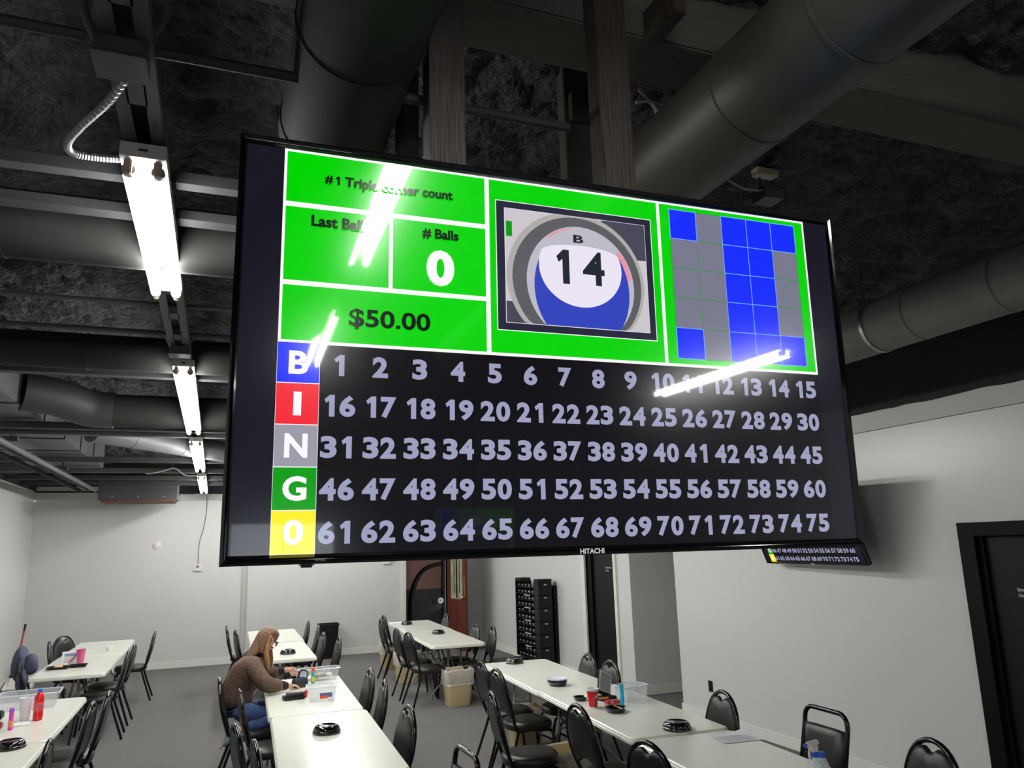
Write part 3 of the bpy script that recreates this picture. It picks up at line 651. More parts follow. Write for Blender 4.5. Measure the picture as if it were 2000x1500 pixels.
# ================================================================== FURNITURE
def make_table(label):
    root = empty('folding_table', label=label, cat='table', group='white folding tables')
    Lx, Ly, zt = 0.76, 1.86, 0.74
    rg = []
    for (ins, z) in ((0.03, zt - 0.046), (0.006, zt - 0.046), (0.0, zt - 0.040), (0.0, zt - 0.022), (0.004, zt - 0.018), (0.004, zt - 0.008), (0.012, zt)):
        rg.append([(p[0], p[1], z) for p in rrect(Lx - 2 * ins, Ly - 2 * ins, 0.055 - ins * 0.5, 5)])
    MB().loft(rg).build('tabletop', M_table, root, True, 35)
    for e in (-1, 1):
        ye = e * 0.66
        for s in (-1, 1):
            MB().tube(spline([(s * 0.09, ye, zt - 0.046), (s * 0.09, ye, 0.36), (s * 0.13, ye, 0.27), (s * 0.25, ye, 0.16), (s * 0.31, ye, 0.08), (s * 0.325, ye, 0.0)], 3), 0.0135, 8).build('leg', M_tleg, root, True)
        MB().tube([(-0.09, ye, 0.36), (0.09, ye, 0.36)], 0.009, 6).tube([(-0.30, ye, zt - 0.06), (0.30, ye, zt - 0.06)], 0.012, 6).build('crossbar', M_tleg, root)
        MB().tube([(0, ye, 0.37), (0, e * 0.22, zt - 0.05)], 0.009, 6).build('brace', M_tleg, root)
    return root
tb = make_table('x')
TK = [c for c in bpy.data.objects if c.parent == tb]
TABLES = [
 ((3.165, 7.53), -3.0, 'white table at the far end of the right row, with a white bowl on it'),
 ((3.065, 5.68), -3.5, 'white table in the right row with the red cup'),
 ((2.945, 3.80), -3.5, 'nearest white table of the right row, with the sheet of paper'),
 ((0.870, 7.62), -2.0, 'white table the woman in brown sits at'),
 ((0.815, 5.75), -2.2, 'empty white table in front of the woman, with one upturned ashtray'),
 ((0.935, 13.00), -1.0, 'far white table near the wall behind the woman'),
 ((0.885, 11.02), -1.0, 'white table directly behind the woman, one ashtray at its end'),
 ((-1.475, 12.92), 0.3, 'far left white table near the wall'),
 ((-1.470, 11.05), 0.3, 'left white table with the pink cup'),
 ((-1.430, 7.63), 0.0, 'left white table with the red bottle'),
 ((-1.430, 5.74), 0.0, 'nearest left white table with a black ashtray'),
 ((3.26, 13.06), -2.6, 'white table by the open red door'),
 ((3.16, 11.18), -2.6, 'white table with the two beige bins under its near end'),
]
for i, ((x, y), a, lab) in enumerate(TABLES):
    t = tb if i == 0 else copy_tree(tb, TK)
    t.location = (x, y, 0.0 if i not in (1,) else 0.006); t.rotation_euler = (0, 0, math.radians(a)); tag(t, lab)

def backpt(s, t):        # across (y), up the leaning back (0..1): world local coords
    z = 0.44 + 0.48 * t; x = -0.185 - 0.105 * t - 0.03 * math.sin(math.pi * t) * 0.6
    return Vector((x, s, z))
def make_chair(label, square=False):
    root = empty('banquet_chair', label=label, cat='chair', group='black stacking chairs')
    # seat
    rg = []
    for (sc_, z) in ((0.80, 0.405), (0.97, 0.41), (1.0, 0.43), (0.99, 0.452), (0.93, 0.472), (0.75, 0.482), (0.4, 0.486)):
        ring = []
        for j in range(28):
            a = 2 * math.pi * j / 28; c_, s_ = math.cos(a), math.sin(a); p = 0.72
            ring.append((0.215 * sc_ * math.copysign(abs(c_) ** p, c_), 0.21 * sc_ * math.copysign(abs(s_) ** p, s_), z))
        rg.append(ring)
    MB().loft(rg).build('seat', M_vinylseat, root, True, 60)
    # back outline
    def hw(t):
        if square: return 0.195
        if t < 0.42: return 0.15 + 0.055 * math.sin(math.pi / 2 * (t / 0.42))
        q = (t - 0.42) / 0.58; return 0.205 * math.sqrt(max(0.0, 1 - q ** 2.3))
    path = []
    if square:
        path = [(-0.165, -0.03), (-0.195, 0.1), (-0.195, 0.80)] + [(-0.195 + 0.07 * (1 - math.cos(a)), 0.85 + 0.15 * math.sin(a)) for a in (0.0, 0.4, 0.8, 1.2, math.pi / 2)]
        path += [(-s, t) for s, t in reversed(path)]
    else:
        ts = [-0.03, 0.06, 0.15, 0.25, 0.35, 0.45, 0.55, 0.65, 0.74, 0.82, 0.885, 0.935, 0.97, 0.99]
        path = [(-hw(max(t, 0)), t) for t in ts] + [(0, 1.0)] + [(hw(max(t, 0)), t) for t in reversed(ts)]
    pts = [backpt(s, t) for s, t in path]
    lowl = [Vector((-0.10, -0.15, 0.415)), Vector((-0.15, -0.15, 0.412))]; lowr = [Vector((-0.15, 0.15, 0.412)), Vector((-0.10, 0.15, 0.415))]
    MB().tube(lowl + pts + lowr, 0.0155, 8).build('back_frame', M_frame, root, True, 70)
    # pad
    out = []
    if square:
        t0, t1, wd = 0.20, 0.80, 0.182
        out = [(-wd, t0), (-wd, (t0 + t1) / 2), (-wd, t1 - 0.01), (-wd * 0.5, t1), (0, t1), (wd * 0.5, t1), (wd, t1 - 0.01), (wd, (t0 + t1) / 2), (wd, t0), (wd * 0.5, t0), (0, t0), (-wd * 0.5, t0)]
    else:
        L = [(0.17, None), (0.27, None), (0.37, None), (0.47, None), (0.57, None), (0.67, None), (0.75, None), (0.82, None), (0.87, None), (0.905, None)]
        lf = [(-(hw(t) - 0.010), t) for t, _ in L]
        top = [(-0.052, 0.930), (-0.036, 0.912), (-0.018, 0.885), (0, 0.875), (0.018, 0.885), (0.036, 0.912), (0.052, 0.930)]
        bot = [(0.12, 0.185), (0.08, 0.235), (0.04, 0.265), (0, 0.275), (-0.04, 0.265), (-0.08, 0.235), (-0.12, 0.185)]
        out = lf + top + [(-s, t) for s, t in reversed(lf)] + bot
    cs = (0.0, 0.55)
    def ring(k_, dx):
        r = []
        for s, t in out:
            s2_, t2_ = cs[0] + (s - cs[0]) * k_, cs[1] + (t - cs[1]) * k_
            p = backpt(s2_, t2_); r.append((p.x + dx, p.y, p.z + dx * 0.2))
        return r
    MB().loft([ring(0.55, -0.016), ring(0.85, -0.015), ring(0.985, -0.009), ring(1.0, 0.0), ring(0.975, 0.014), ring(0.85, 0.026), ring(0.55, 0.030)]).build('back_pad', M_vinyl, root, True, 60)
    # legs
    for s in (-1, 1):
        MB().tube([(-0.155, s * 0.155, 0.41), (-0.19, s * 0.165, 0.30), (-0.295, s * 0.195, 0.0)], 0.0138, 8).build('leg', M_frame, root, True)
        MB().tube(spline([(0.02, s * 0.165, 0.402), (0.13, s * 0.17, 0.398), (0.175, s * 0.178, 0.36), (0.20, s * 0.188, 0.2), (0.225, s * 0.20, 0.0)], 3), 0.0138, 8).build('leg', M_frame, root, True)
    MB().tube([(0.186, -0.18, 0.30), (0.186, 0.18, 0.30)], 0.009, 6).build('stretcher', M_frame, root, True)
    for s in (-0.155, 0.155): MB().box((-0.15, s - 0.01, 0.398), (0.14, s + 0.01, 0.408)).build('seat_rail', M_frame, root)
    return root
ch_o = make_chair('x'); CK = [c for c in bpy.data.objects if c.parent == ch_o]
ch_s = make_chair('x', True); CSK = [c for c in bpy.data.objects if c.parent == ch_s]
CH = [  # (x, y of the back's top, facing degrees, label)
 (2.461, 7.382, 0, 'chair at the far corner of the right row, seen edge on beside the table'),
 (2.434, 6.863, 4, 'second chair from the far end on the aisle side of the right row'),
 (2.037, 5.862, -8, 'pulled out chair on the aisle side of the right row, its seat in full view'),
 (2.397, 5.100, 3, 'aisle chair whose back stands just left of the red cup table edge'),
 (2.307, 4.018, 10, 'aisle chair cut by the lower frame edge, right row'),
 (3.577, 7.280, 178, 'wall side chair in front of the black door casing, farther of two'),
 (3.555, 6.771, 180, 'wall side chair in front of the black door, nearer of two'),
 (3.547, 5.017, 176, 'wall side chair right below the black wall plate'),
 (3.683, 3.344, 172, 'round backed chair at the lower right, below the staff door'),
 (0.093, 7.730, 0, 'chair the woman in brown sits on'),
 (0.246, 6.993, 3, 'empty chair next to the woman, on the viewer side'),
 (0.179, 5.630, 8, 'left chair of the pair at the bottom, beside the empty middle table'),
 (0.275, 5.110, 4, 'right chair of the pair at the bottom, beside the empty middle table'),
 (1.419, 7.518, 182, 'chair across the table from the woman'),
 (1.407, 6.802, 176, 'middle chair on the right of the woman\'s tables'),
 (1.346, 5.667, 184, 'chair right of the empty middle table, nearest the aisle bottom'),
 (0.225, 13.05, 0, 'farther chair behind the woman on the left of the far table'),
 (0.338, 12.25, 6, 'nearer chair behind the woman on the left of the far table'),
 (1.454, 12.98, 180, 'farthest of the four chairs right of the table behind the woman'),
 (1.503, 12.10, 178, 'second of the four chairs right of the table behind the woman'),
 (1.442, 11.05, 183, 'third of the four chairs right of the table behind the woman'),
 (1.554, 10.38, 180, 'nearest of the four chairs, in front of the black bin'),
 (-0.76, 12.82, 180, 'chair standing clear at the right end of the far left table'),
 (-0.885, 11.15, 178, 'chair pushed in at the right of the pink cup table, farther one'),
 (-0.889, 10.40, 181, 'chair pushed in at the right of the pink cup table, nearer one'),
 (-2.02, 12.26, 5, 'narrow looking chair behind the left table, seen nearly edge on'),
 (-1.973, 13.02, -35, 'chair turned towards the viewer behind the far left table'),
 (-2.091, 11.00, 3, 'chair under the blue jacket'),
 (-0.763, 7.480, 180, 'farther chair right of the red bottle table'),
 (-0.821, 7.010, 177, 'nearer chair right of the red bottle table'),
 (-0.893, 5.741, 181, 'chair at the lower left corner beside the nearest left table'),
 (2.53, 12.58, 0, 'leftmost chair at the table by the red door'),
 (2.70, 13.20, 2, 'second chair from the left at the table by the red door'),
 (2.429, 10.99, 3, 'chair whose legs stand before the smaller beige bin'),
 (2.450, 10.37, 8, 'nearest chair left of the two bin table, its seat showing'),
 (3.663, 12.75, 180, 'chair in front of the open red door'),
 (3.573, 10.90, 180, 'half hidden chair right of the two bin table'),
 (3.659, 10.40, 174, 'chair at the near right corner of the two bin table'),
]
firsto = True
for (x, y, a, lab) in CH:
    c = ch_o if firsto else copy_tree(ch_o, CK); firsto = False
    ar = math.radians(a)
    c.location = (x + 0.29 * math.cos(ar), y + 0.29 * math.sin(ar), 0); c.rotation_euler = (0, 0, ar); tag(c, lab)
for i, (x, y, a, lab) in enumerate(((3.745, 4.201, 178, 'square backed chair with a wide grip slot, by the spray bottle'), (1.345, 4.30, 181, 'shiny framed square backed chair cut by the bottom edge'))):
    c = ch_s if i == 0 else copy_tree(ch_s, CSK); ar = math.radians(a)
    c.location = (x + 0.29 * math.cos(ar), y + 0.29 * math.sin(ar), 0); c.rotation_euler = (0, 0, ar); tag(c, lab)

# ------------------------------------------------------------------ ashtrays
ZT = 0.7405
def one(name, mb, m, loc, lab, cat, group=None, rz=0.0, smooth=True, ang=40):
    o = mb.build(name, m, None, smooth, ang); o.location = loc; o.rotation_euler = (0, 0, rz); return tag(o, lab, cat, group)
up = MB().lathe([(0.097, 0.0), (0.1, 0.006), (0.099, 0.018), (0.094, 0.022), (0.094, 0.028), (0.086, 0.046), (0.074, 0.053), (0.070, 0.050), (0.0, 0.049)], 32).mesh('ashtray', M_ash, True, 50)
for (x, y, lab) in ((3.16, 8.30, 'upturned black ashtray at the far end of the right row'), (3.035, 4.86, 'upturned black ashtray before the paper on the right row'),
                    (0.813, 5.96, 'large upturned black ashtray on the empty middle table'), (0.938, 10.60, 'upturned black ashtray on the table behind the woman'),
                    (-1.258, 6.56, 'upturned black ashtray on the nearest left table'), (3.13, 13.35, 'farther black ashtray on the tables by the red door'), (3.22, 11.66, 'nearer black ashtray on the tables by the red door')):
    o = obj('ashtray', up); o.location = (x, y, ZT + (0.006 if 4.75 < y < 6.6 and x > 2.5 else 0)); tag(o, lab, 'ashtray', 'upturned black ashtrays')
def dish(loc, r, h, lab, m=M_ash, name='ashtray', cat='ashtray'):
    return one(name, MB().lathe([(r * 0.72, 0), (r * 0.80, 0.004), (r * 0.96, h * 0.75), (r, h), (r * 0.97, h), (r * 0.90, h * 0.75), (r * 0.74, 0.008), (0, 0.007)], 32), m, loc, lab, cat)
ZT2 = ZT + 0.006
a2 = dish((2.932, 5.55, ZT2), 0.085, 0.034, 'open black ashtray holding a cigarette beside the red boxes')
cg = one('cigarette', MB().tube([(0, 0, 0), (0.055, 0, 0)], 0.004, 8), M_paper, (2.955, 5.555, ZT2 + 0.032), 'white cigarette resting on the open ashtray', 'cigarette', rz=-1.9)
MB().tube([(-0.03, 0, 0), (0.0, 0, 0)], 0.0041, 8).build('filter_tip', mat('filter_orange', srgb(222, 128, 50), rough=0.6), cg, True)
cg.rotation_euler = (0, 0.25, -0.9)
dish((2.89, 6.08, ZT2), 0.06, 0.03, 'small black ashtray half hidden behind the red cup')
dish((3.02, 6.83, ZT), 0.096, 0.04, 'black bowl under the white plate on the right row', name='bowl', cat='bowl')
one('plate', MB().lathe([(0.06, 0.0), (0.072, 0.002), (0.097, 0.018), (0.102, 0.024), (0.098, 0.024), (0.07, 0.008), (0, 0.006)], 32), mat('white_china', srgb(228, 230, 242), rough=0.2), (3.02, 6.83, ZT + 0.041), 'white plate stacked on the black bowl', 'plate')
# red cup
cup = empty('paper_cup', (2.852, 5.77, ZT2), label='red and white paper cup on the right row table', cat='cup'); cup.scale = (1.16, 1.16, 1.16)
MB().lathe([(0.029, 0.006), (0.0305, 0.02), (0.040, 0.112), (0.0405, 0.117)], 24, cap=False).build('cup_wall', mat('cup_red', srgb(196, 26, 40), rough=0.35), cup, True)
MB().lathe([(0.030, 0.0), (0.030, 0.008), (0.028, 0.008), (0.0, 0.008)], 24).build('cup_base', M_paper, cup, True)
MB().lathe([(0.0402, 0.110), (0.0425, 0.118), (0.0425, 0.124), (0.0405, 0.124), (0.038, 0.112), (0.03, 0.02), (0, 0.018)], 24, cap=False).build('cup_rim', M_paper, cup, True)
def oncup(u, v): 
    a = -math.pi / 2 + 0.55 + u / 0.036; r = 0.0302 + (v - 0.02) * 0.103 + 0.0006
    return (r * math.cos(a), r * math.sin(a), v)
MB().tube([oncup(-0.022 + 0.0055 * i, 0.078 + 0.006 * math.sin(i * 2.3)) for i in range(9)], 0.0022, 5).tube([oncup(-0.022 + 0.006 * i, 0.066 + 0.002 * math.sin(i)) for i in range(8)], 0.0014, 5).build('cup_script', M_paper, cup)
mb = MB(); mb.add([oncup(-0.034, 0.02), oncup(-0.029, 0.02), oncup(-0.029, 0.07), oncup(-0.034, 0.07)], [(0, 1, 2, 3)]); mb.build('cup_stripe', mat('cup_pink', srgb(235, 120, 130), rough=0.4), cup)
# handheld with screen open
hh = empty('handheld', (3.085, 6.0, ZT2), rz=math.radians(12), label='open handheld bingo unit with a grey screen behind the red boxes', cat='handheld')
MB().bbox((-0.075, -0.06, 0.0), (0.075, 0.06, 0.03), 0.006).build('base', M_blackm, hh)
lid = MB().bbox((-0.065, -0.010, 0.0), (0.065, 0.010, 0.175), 0.006).build('lid', M_blackm, hh); lid.location = (0.0, 0.03, 0.03); lid.rotation_euler = (math.radians(-14), math.radians(22), 0); lid.scale = (1.08, 1, 1.12)
MB().box((-0.062, -0.012, 0.025), (0.062, -0.0102, 0.17)).build('bezel', M_white, lid)
MB().box((-0.05, -0.014, 0.032), (0.05, -0.0122, 0.158)).build('screen', mat('lcd_grey', srgb(150, 148, 150), rough=0.25), lid)
# red packs
M_packr = mat('pack_red', srgb(190, 44, 48), rough=0.35); M_packp = mat('pack_side', srgb(212, 160, 148), rough=0.4); M_packo = mat('pack_orange', srgb(224, 160, 70), rough=0.4)
for i, (dz, rz, lab) in enumerate(((0, 0.10, 'lower red and cream pack of the two by the ashtray'), (0.024, 0.02, 'upper red pack of the two by the ashtray'))):
    o = empty('card_pack', (3.005, 5.74, ZT2 + dz), rz=rz, label=lab, cat='pack', group='small red packs')
    MB().bbox((-0.055, -0.03, 0), (0.055, 0.03, 0.023), 0.002).build('carton', M_packr if i else M_packp, o)
    MB().box((-0.028, -0.0308, 0.006), (-0.006, -0.0302, 0.018)).build('label_patch', M_paper, o)
one('lighter', MB().bbox((-0.04, -0.012, 0), (0.04, 0.012, 0.014), 0.004), M_packo, (2.965, 5.80, ZT2 + 0.048), 'orange lighter lying on the red packs', 'lighter')
def dauber(loc, cols, lab, r=0.016, h=0.13):
    o = empty('dauber', loc, label=lab, cat='dauber')
    body, band, capc = cols
    MB().lathe([(r * 0.9, 0), (r, 0.004), (r, h * 0.45), (r * 0.78, h * 0.5), (r * 0.95, h * 0.56), (r * 0.95, h * 0.76), (r * 0.6, h * 0.80), (0, h * 0.8)], 16).build('bottle', body, o, True)
    MB().lathe([(r * 1.01, h * 0.14), (r * 1.02, h * 0.16), (r * 1.02, h * 0.40), (r * 1.01, h * 0.42)], 16, cap=False).build('wrapper', band, o, True)
    MB().lathe([(r * 0.55, h * 0.78), (r * 0.95, h * 0.82), (r * 1.05, h * 0.90), (r * 0.8, h * 0.98), (0, h)], 16).build('cap', capc, o, True)
    return o
M_cy = mat('cyan_plastic', srgb(40, 190, 232), rough=0.3); M_sal = mat('salmon_print', srgb(212, 140, 120), rough=0.4); M_or = mat('orange_cap', srgb(255, 76, 30), rough=0.35)
dauber((3.085, 5.72, ZT2), (M_cy, M_cy, mat('teal_cap', srgb(40, 190, 205), rough=0.3)), 'bright blue dauber bottle in front of the clear tub', 0.018, 0.165)
dauber((0.964, 8.12, ZT), (mat('dauber_teal', srgb(60, 170, 160), rough=0.4), mat('dauber_yellow', srgb(205, 205, 50), rough=0.4), M_or), 'striped dauber bottle with an orange cap before the long clear box', 0.018, 0.155)
M_pk = mat('hot_pink', srgb(232, 66, 190), rough=0.35)
dauber((-1.40, 7.24, ZT), (M_pk, mat('dauber_mix', srgb(220, 150, 110), rough=0.4), mat('purple_cap', srgb(170, 80, 200), rough=0.3)), 'pink dauber bottle with a purple cap on the left table', 0.018, 0.16)
# clear tubs
def tub(loc, rz, lx, ly, h, lab, taper=0.86, fill=None):
    o = empty('clear_tub', loc, rz=rz, label=lab, cat='tub')
    r0 = [(p[0], p[1], 0.0) for p in rrect(lx * taper, ly * taper, 0.02, 4)]; r1 = [(p[0], p[1], h) for p in rrect(lx, ly, 0.03, 4)]
    ri = [(p[0], p[1], h) for p in rrect(lx - 0.008, ly - 0.008, 0.028, 4)]; r2_ = [(p[0], p[1], 0.005) for p in rrect(lx * taper - 0.006, ly * taper - 0.006, 0.02, 4)]
    MB().loft([r0, r1, ri, r2_]).build('tub_wall', M_clear, o, True, 30)
    MB().loft([[(p[0], p[1], z) for p in rrect(lx + d, ly + d, 0.035, 4)] for d, z in ((0.002, h - 0.006), (0.022, h - 0.006), (0.022, h), (0.0, h + 0.003), (-0.006, h))], False, False).build('tub_rim', M_clearrim, o, True, 30)
    return o
tub((3.25, 5.86, ZT2), math.radians(8), 0.235, 0.18, 0.125, 'clear plastic tub behind the blue dauber')
t1 = tub((0.935, 7.22, ZT), math.radians(-4), 0.25, 0.20, 0.125, 'short clear tub with a coloured label, in front on the woman\'s table')
MB().box((-0.02, -0.0945, 0.03), (0.085, -0.0935, 0.075)).build('label_blue', mat('label_blue', srgb(88, 98, 150), rough=0.5), t1)
MB().box((-0.018, -0.0955, 0.030), (0.045, -0.0948, 0.052)).build('label_orange', M_or, t1)
MB().box((0.045, -0.0962, 0.016), (0.088, -0.0952, 0.04)).build('label_white', M_paper, t1)
t2 = tub((1.045, 8.33, ZT), math.radians(3), 0.40, 0.17, 0.115, 'long clear box of papers at the far end of the woman\'s table')
for i, (dx, dy, rz, m_, lab) in enumerate(((-0.08, 0.0, 0.2, M_paper, 'crumpled white paper at the left in the long clear box'), (0.06, 0.01, -0.3, mat('cream_paper', srgb(220, 218, 190), rough=0.7), 'cream paper bundle at the right in the long clear box'), (0.0, -0.03, 0.1, mat('brown_item', srgb(98, 62, 50), rough=0.6), 'brown purse lying low in the long clear box'))):
    mb = MB(); n = 8
    for a in range(n):
        for b in range(4): pass
    grid = [[(-0.07 + 0.14 * a / 7, -0.045 + 0.09 * b / 4, 0.02 + 0.03 * random.random() * (1 if i < 2 else 0.5)) for b in range(5)] for a in range(8)]
    vs = [p for r in grid for p in r]; fs = [(a * 5 + b, (a + 1) * 5 + b, (a + 1) * 5 + b + 1, a * 5 + b + 1) for a in range(7) for b in range(4)]
    base = [(p[0], p[1], p[2] - 0.015) for p in vs]; nv = len(vs)
    mb.add(vs + base, fs + [tuple(reversed([q + nv for q in f])) for f in fs])
    one('paper_bundle' if i < 2 else 'purse', mb, m_, (1.045 + dx, 8.33 + dy, ZT + 0.004 + 0.012 * i), lab, 'paper' if i < 2 else 'purse', rz=rz)
t3 = tub((-1.455, 8.20, ZT), math.radians(4), 0.46, 0.30, 0.13, 'large clear bin on the left table behind the red bottle')
# black case with red flap
cs = empty('black_case', (0.715, 7.40, ZT), rz=math.radians(6), label='flat black case lying open beside the short clear tub', cat='case')
MB().bbox((-0.09, -0.055, 0), (0.09, 0.055, 0.032), 0.006).build('case_base', M_blackm, cs)
MB().bbox((-0.06, -0.035, 0.033), (0.095, 0.05, 0.055), 0.005).build('case_lid', mat('case_lid', (0.02, 0.02, 0.024), rough=0.25), cs)
MB().box((-0.012, 0.0, 0.0552), (0.004, 0.01, 0.0556)).build('red_mark', mat('mark_red', srgb(230, 80, 80), rough=0.4), cs)
one('red_lighter', MB().bbox((-0.012, -0.012, 0), (0.014, 0.012, 0.062), 0.004), mat('flap_red', srgb(208, 32, 40), rough=0.4), (0.825, 7.44, ZT), 'small red lighter standing between the black case and the tub', 'lighter')
# small black bag in the woman's hands
bag = empty('small_bag', (0.83, 8.02, ZT), rz=0.1, label='small black and blue zip bag held open in the woman\'s hands', cat='bag')
MB().loft([[(p[0], p[1], z) for p in rrect(0.14 * s, 0.12 * s, 0.03, 3)] for s, z in ((0.9, 0.0), (1.05, 0.02), (1.0, 0.06), (0.85, 0.08))], True, False).build('bag_body', mat('bag_black', (0.012, 0.012, 0.014), rough=0.5), bag, True)
MB().loft([[(p[0], p[1], z) for p in rrect(0.115 * s, 0.10 * s, 0.03, 3)] for s, z in ((0.85, 0.03), (1.0, 0.076))], True, False).build('bag_lining', mat('bag_blue', srgb(66, 90, 150), rough=0.6), bag, True)
MB().tube(spline([(0.05, -0.05, 0.07), (0.07, 0.0, 0.13), (0.02, 0.05, 0.14), (-0.01, 0.055, 0.08)], 6), 0.009, 6).build('bag_flap', mat('bag_strap', (0.015, 0.015, 0.018), rough=0.5), bag, True)
# paper sheet
sh = MB(); N = 8
P = [[(-0.14 + 0.28 * a / N, -0.105 + 0.21 * b / N, 0.001 + 0.03 * max(0, (a + b) / (2 * N) - 0.72) ** 1.3 * 6) for b in range(N + 1)] for a in range(N + 1)]
vs = [p for r in P for p in r]; fs = [(a * (N + 1) + b, (a + 1) * (N + 1) + b, (a + 1) * (N + 1) + b + 1, a * (N + 1) + b + 1) for a in range(N) for b in range(N)]
nv = len(vs); sh.add(vs + [(p[0], p[1], p[2] - 0.0006) for p in vs], fs + [tuple(reversed([q + nv for q in f])) for f in fs])
so = one('paper_sheet', sh, M_paper, (3.255, 4.50, ZT + 0.002), 'printed sheet of paper with a curled corner on the nearest right table', 'paper', rz=math.radians(-6))
mb = MB()
for r in range(9):
    zz = 0.0025; y = -0.085 + r * 0.017
    x = -0.12
    while x < 0.10:
        wv = random.uniform(0.012, 0.04); mb.add([(x, y, zz), (min(x + wv, 0.11), y, zz), (min(x + wv, 0.11), y + 0.004, zz), (x, y + 0.004, zz)], [(0, 1, 2, 3)]); x += wv + 0.006
pr_ = mb.build('print_lines', M_ink, so); pr_['kind'] = 'stuff'
one('paper_sheet', MB().bbox((-0.14, -0.1, 0), (0.14, 0.1, 0.008), 0.002), M_paper, (3.05, 13.75, ZT), 'sheet of paper on the far table by the red door', 'paper', rz=0.1)
# spray bottle
sb = empty('spray_bottle', (2.90, 3.36, ZT), rz=math.radians(195), label='clear spray bottle with a white and blue trigger head', cat='bottle')
MB().lathe([(0.036, 0), (0.040, 0.006), (0.040, 0.12), (0.034, 0.15), (0.016, 0.175), (0.014, 0.19)], 20).build('bottle', mat('milky_plastic', srgb(205, 212, 215), rough=0.25, alpha=0.75), sb, True)
MB().lathe([(0.018, 0.185), (0.018, 0.207), (0.0, 0.207)], 16).build('collar', mat('blue_plastic', srgb(36, 80, 190), rough=0.35), sb, True)
MB().bbox((-0.02, -0.011, 0.205), (0.02, 0.011, 0.245), 0.005).bbox((-0.03, -0.012, 0.238), (0.068, 0.012, 0.262), 0.006).build('spray_head', M_white, sb)
MB().tube([(0.068, 0, 0.25), (0.085, 0, 0.25)], 0.009, 8).build('nozzle', MATS['blue_plastic'], sb, True)
MB().tube(spline([(0.035, 0, 0.238), (0.05, 0, 0.21), (0.045, 0, 0.175)], 4), 0.006, 6).build('trigger', M_white, sb, True)
sb2 = empty('spray_bottle', (2.975, 3.40, ZT), rz=math.radians(180), label='low white bottle with a blue cap beside the spray bottle', cat='bottle')
MB().lathe([(0.03, 0), (0.033, 0.006), (0.033, 0.13), (0.02, 0.16), (0.014, 0.17)], 20).build('bottle', MATS['milky_plastic'], sb2, True)
MB().lathe([(0.019, 0.165), (0.019, 0.19), (0, 0.192)], 16).build('cap', MATS['blue_plastic'], sb2, True)
# left tables
pc = empty('pink_cup', (-1.475, 11.10, ZT), label='translucent pink tumbler on the left table', cat='cup')
MB().lathe([(0.033, 0), (0.036, 0.004), (0.052, 0.17), (0.054, 0.175), (0.050, 0.172), (0.034, 0.01), (0, 0.01)], 24).build('tumbler', mat('pink_plastic', srgb(214, 92, 140), rough=0.2, alpha=0.9), pc, True)
MB().tube([(-0.12, -0.03, 0.02), (0.0, 0.0, 0.17)], 0.006, 6).build('straw', mat('dark_straw', srgb(60, 36, 40), rough=0.4), pc)
for (x, y, w_, lab) in ((-1.66, 10.78, 0.12, 'left black tray with food beside the pink tumbler'), (-1.46, 10.85, 0.10, 'right black tray below the pink tumbler')):
    o = one('black_tray', MB().loft([[(p[0], p[1], z) for p in rrect(w_ * 2 * s, 0.16 * s, 0.02, 3)] for s, z in ((0.8, 0), (1.0, 0.028), (0.97, 0.028), (0.8, 0.006))]), M_blackm, (x, y, ZT), lab, 'tray', 'black trays')
one('food_wrap', MB().lathe([(0.0, 0.0), (0.05, 0.0), (0.045, 0.018), (0.02, 0.03), (0, 0.032)], 10), mat('food_tan', srgb(224, 176, 120), rough=0.7), (-1.66, 10.79, ZT + 0.012), 'tan food wrapper in the left black tray', 'food')
mg = empty('magazine', (-1.60, 11.2, ZT), rz=0.15, label='printed booklet standing open behind the pink tumbler', cat='booklet')
MB().bbox((-0.09, -0.004, 0), (0.09, 0.004, 0.15), 0.002).build('cover', M_paper, mg)
MB().box((-0.065, -0.0055, 0.09), (0.065, -0.0045, 0.125)).build('title_bar', mat('title_blue', srgb(130, 150, 185), rough=0.6), mg)
for i in range(4): MB().box((-0.07, -0.0055, 0.02 + i * 0.016), (0.05 - 0.02 * (i % 2), -0.0045, 0.027 + i * 0.016)).build('text_line', MATS['pack_side'], mg)
one('white_cup', MB().lathe([(0.03, 0), (0.034, 0.004), (0.042, 0.055), (0.04, 0.055), (0.032, 0.008), (0, 0.007)], 20), M_paper, (-1.31, 12.45, ZT), 'small white cup alone on the far left table', 'cup')
fc = empty('foam_cup', (-1.375, 7.60, ZT), label='tall white foam cup on the left table', cat='cup')
MB().lathe([(0.033, 0), (0.035, 0.004), (0.048, 0.165), (0.051, 0.168), (0.051, 0.176), (0.046, 0.176), (0.034, 0.012), (0, 0.01)], 24).build('cup_wall', mat('white_foam', srgb(232, 226, 236), rough=0.5), fc, True)
bt = empty('juice_bottle', (-1.275, 7.55, ZT), label='red juice bottle with a blue cap on the left table', cat='bottle')
MB().lathe([(0.03, 0), (0.036, 0.006), (0.036, 0.055), (0.033, 0.065), (0.036, 0.075), (0.036, 0.14), (0.033, 0.15), (0.036, 0.16), (0.034, 0.185), (0.016, 0.215), (0.014, 0.22)], 24).build('bottle', mat('juice_red', srgb(214, 30, 34), rough=0.15, coat=0.4), bt, True)
MB().lathe([(0.0365, 0.078), (0.037, 0.08), (0.037, 0.138), (0.0365, 0.14)], 24, cap=False).build('wrapper', mat('juice_label', srgb(226, 80, 80), rough=0.35), bt, True)
MB().lathe([(0.018, 0.214), (0.018, 0.238), (0.0, 0.24)], 16).build('cap', mat('cap_blue', srgb(40, 96, 200), rough=0.35), bt, True)
MB().box((0.01, -0.0385, 0.095), (0.03, -0.034, 0.125)).build('label_patch', MATS['label_blue'], bt)
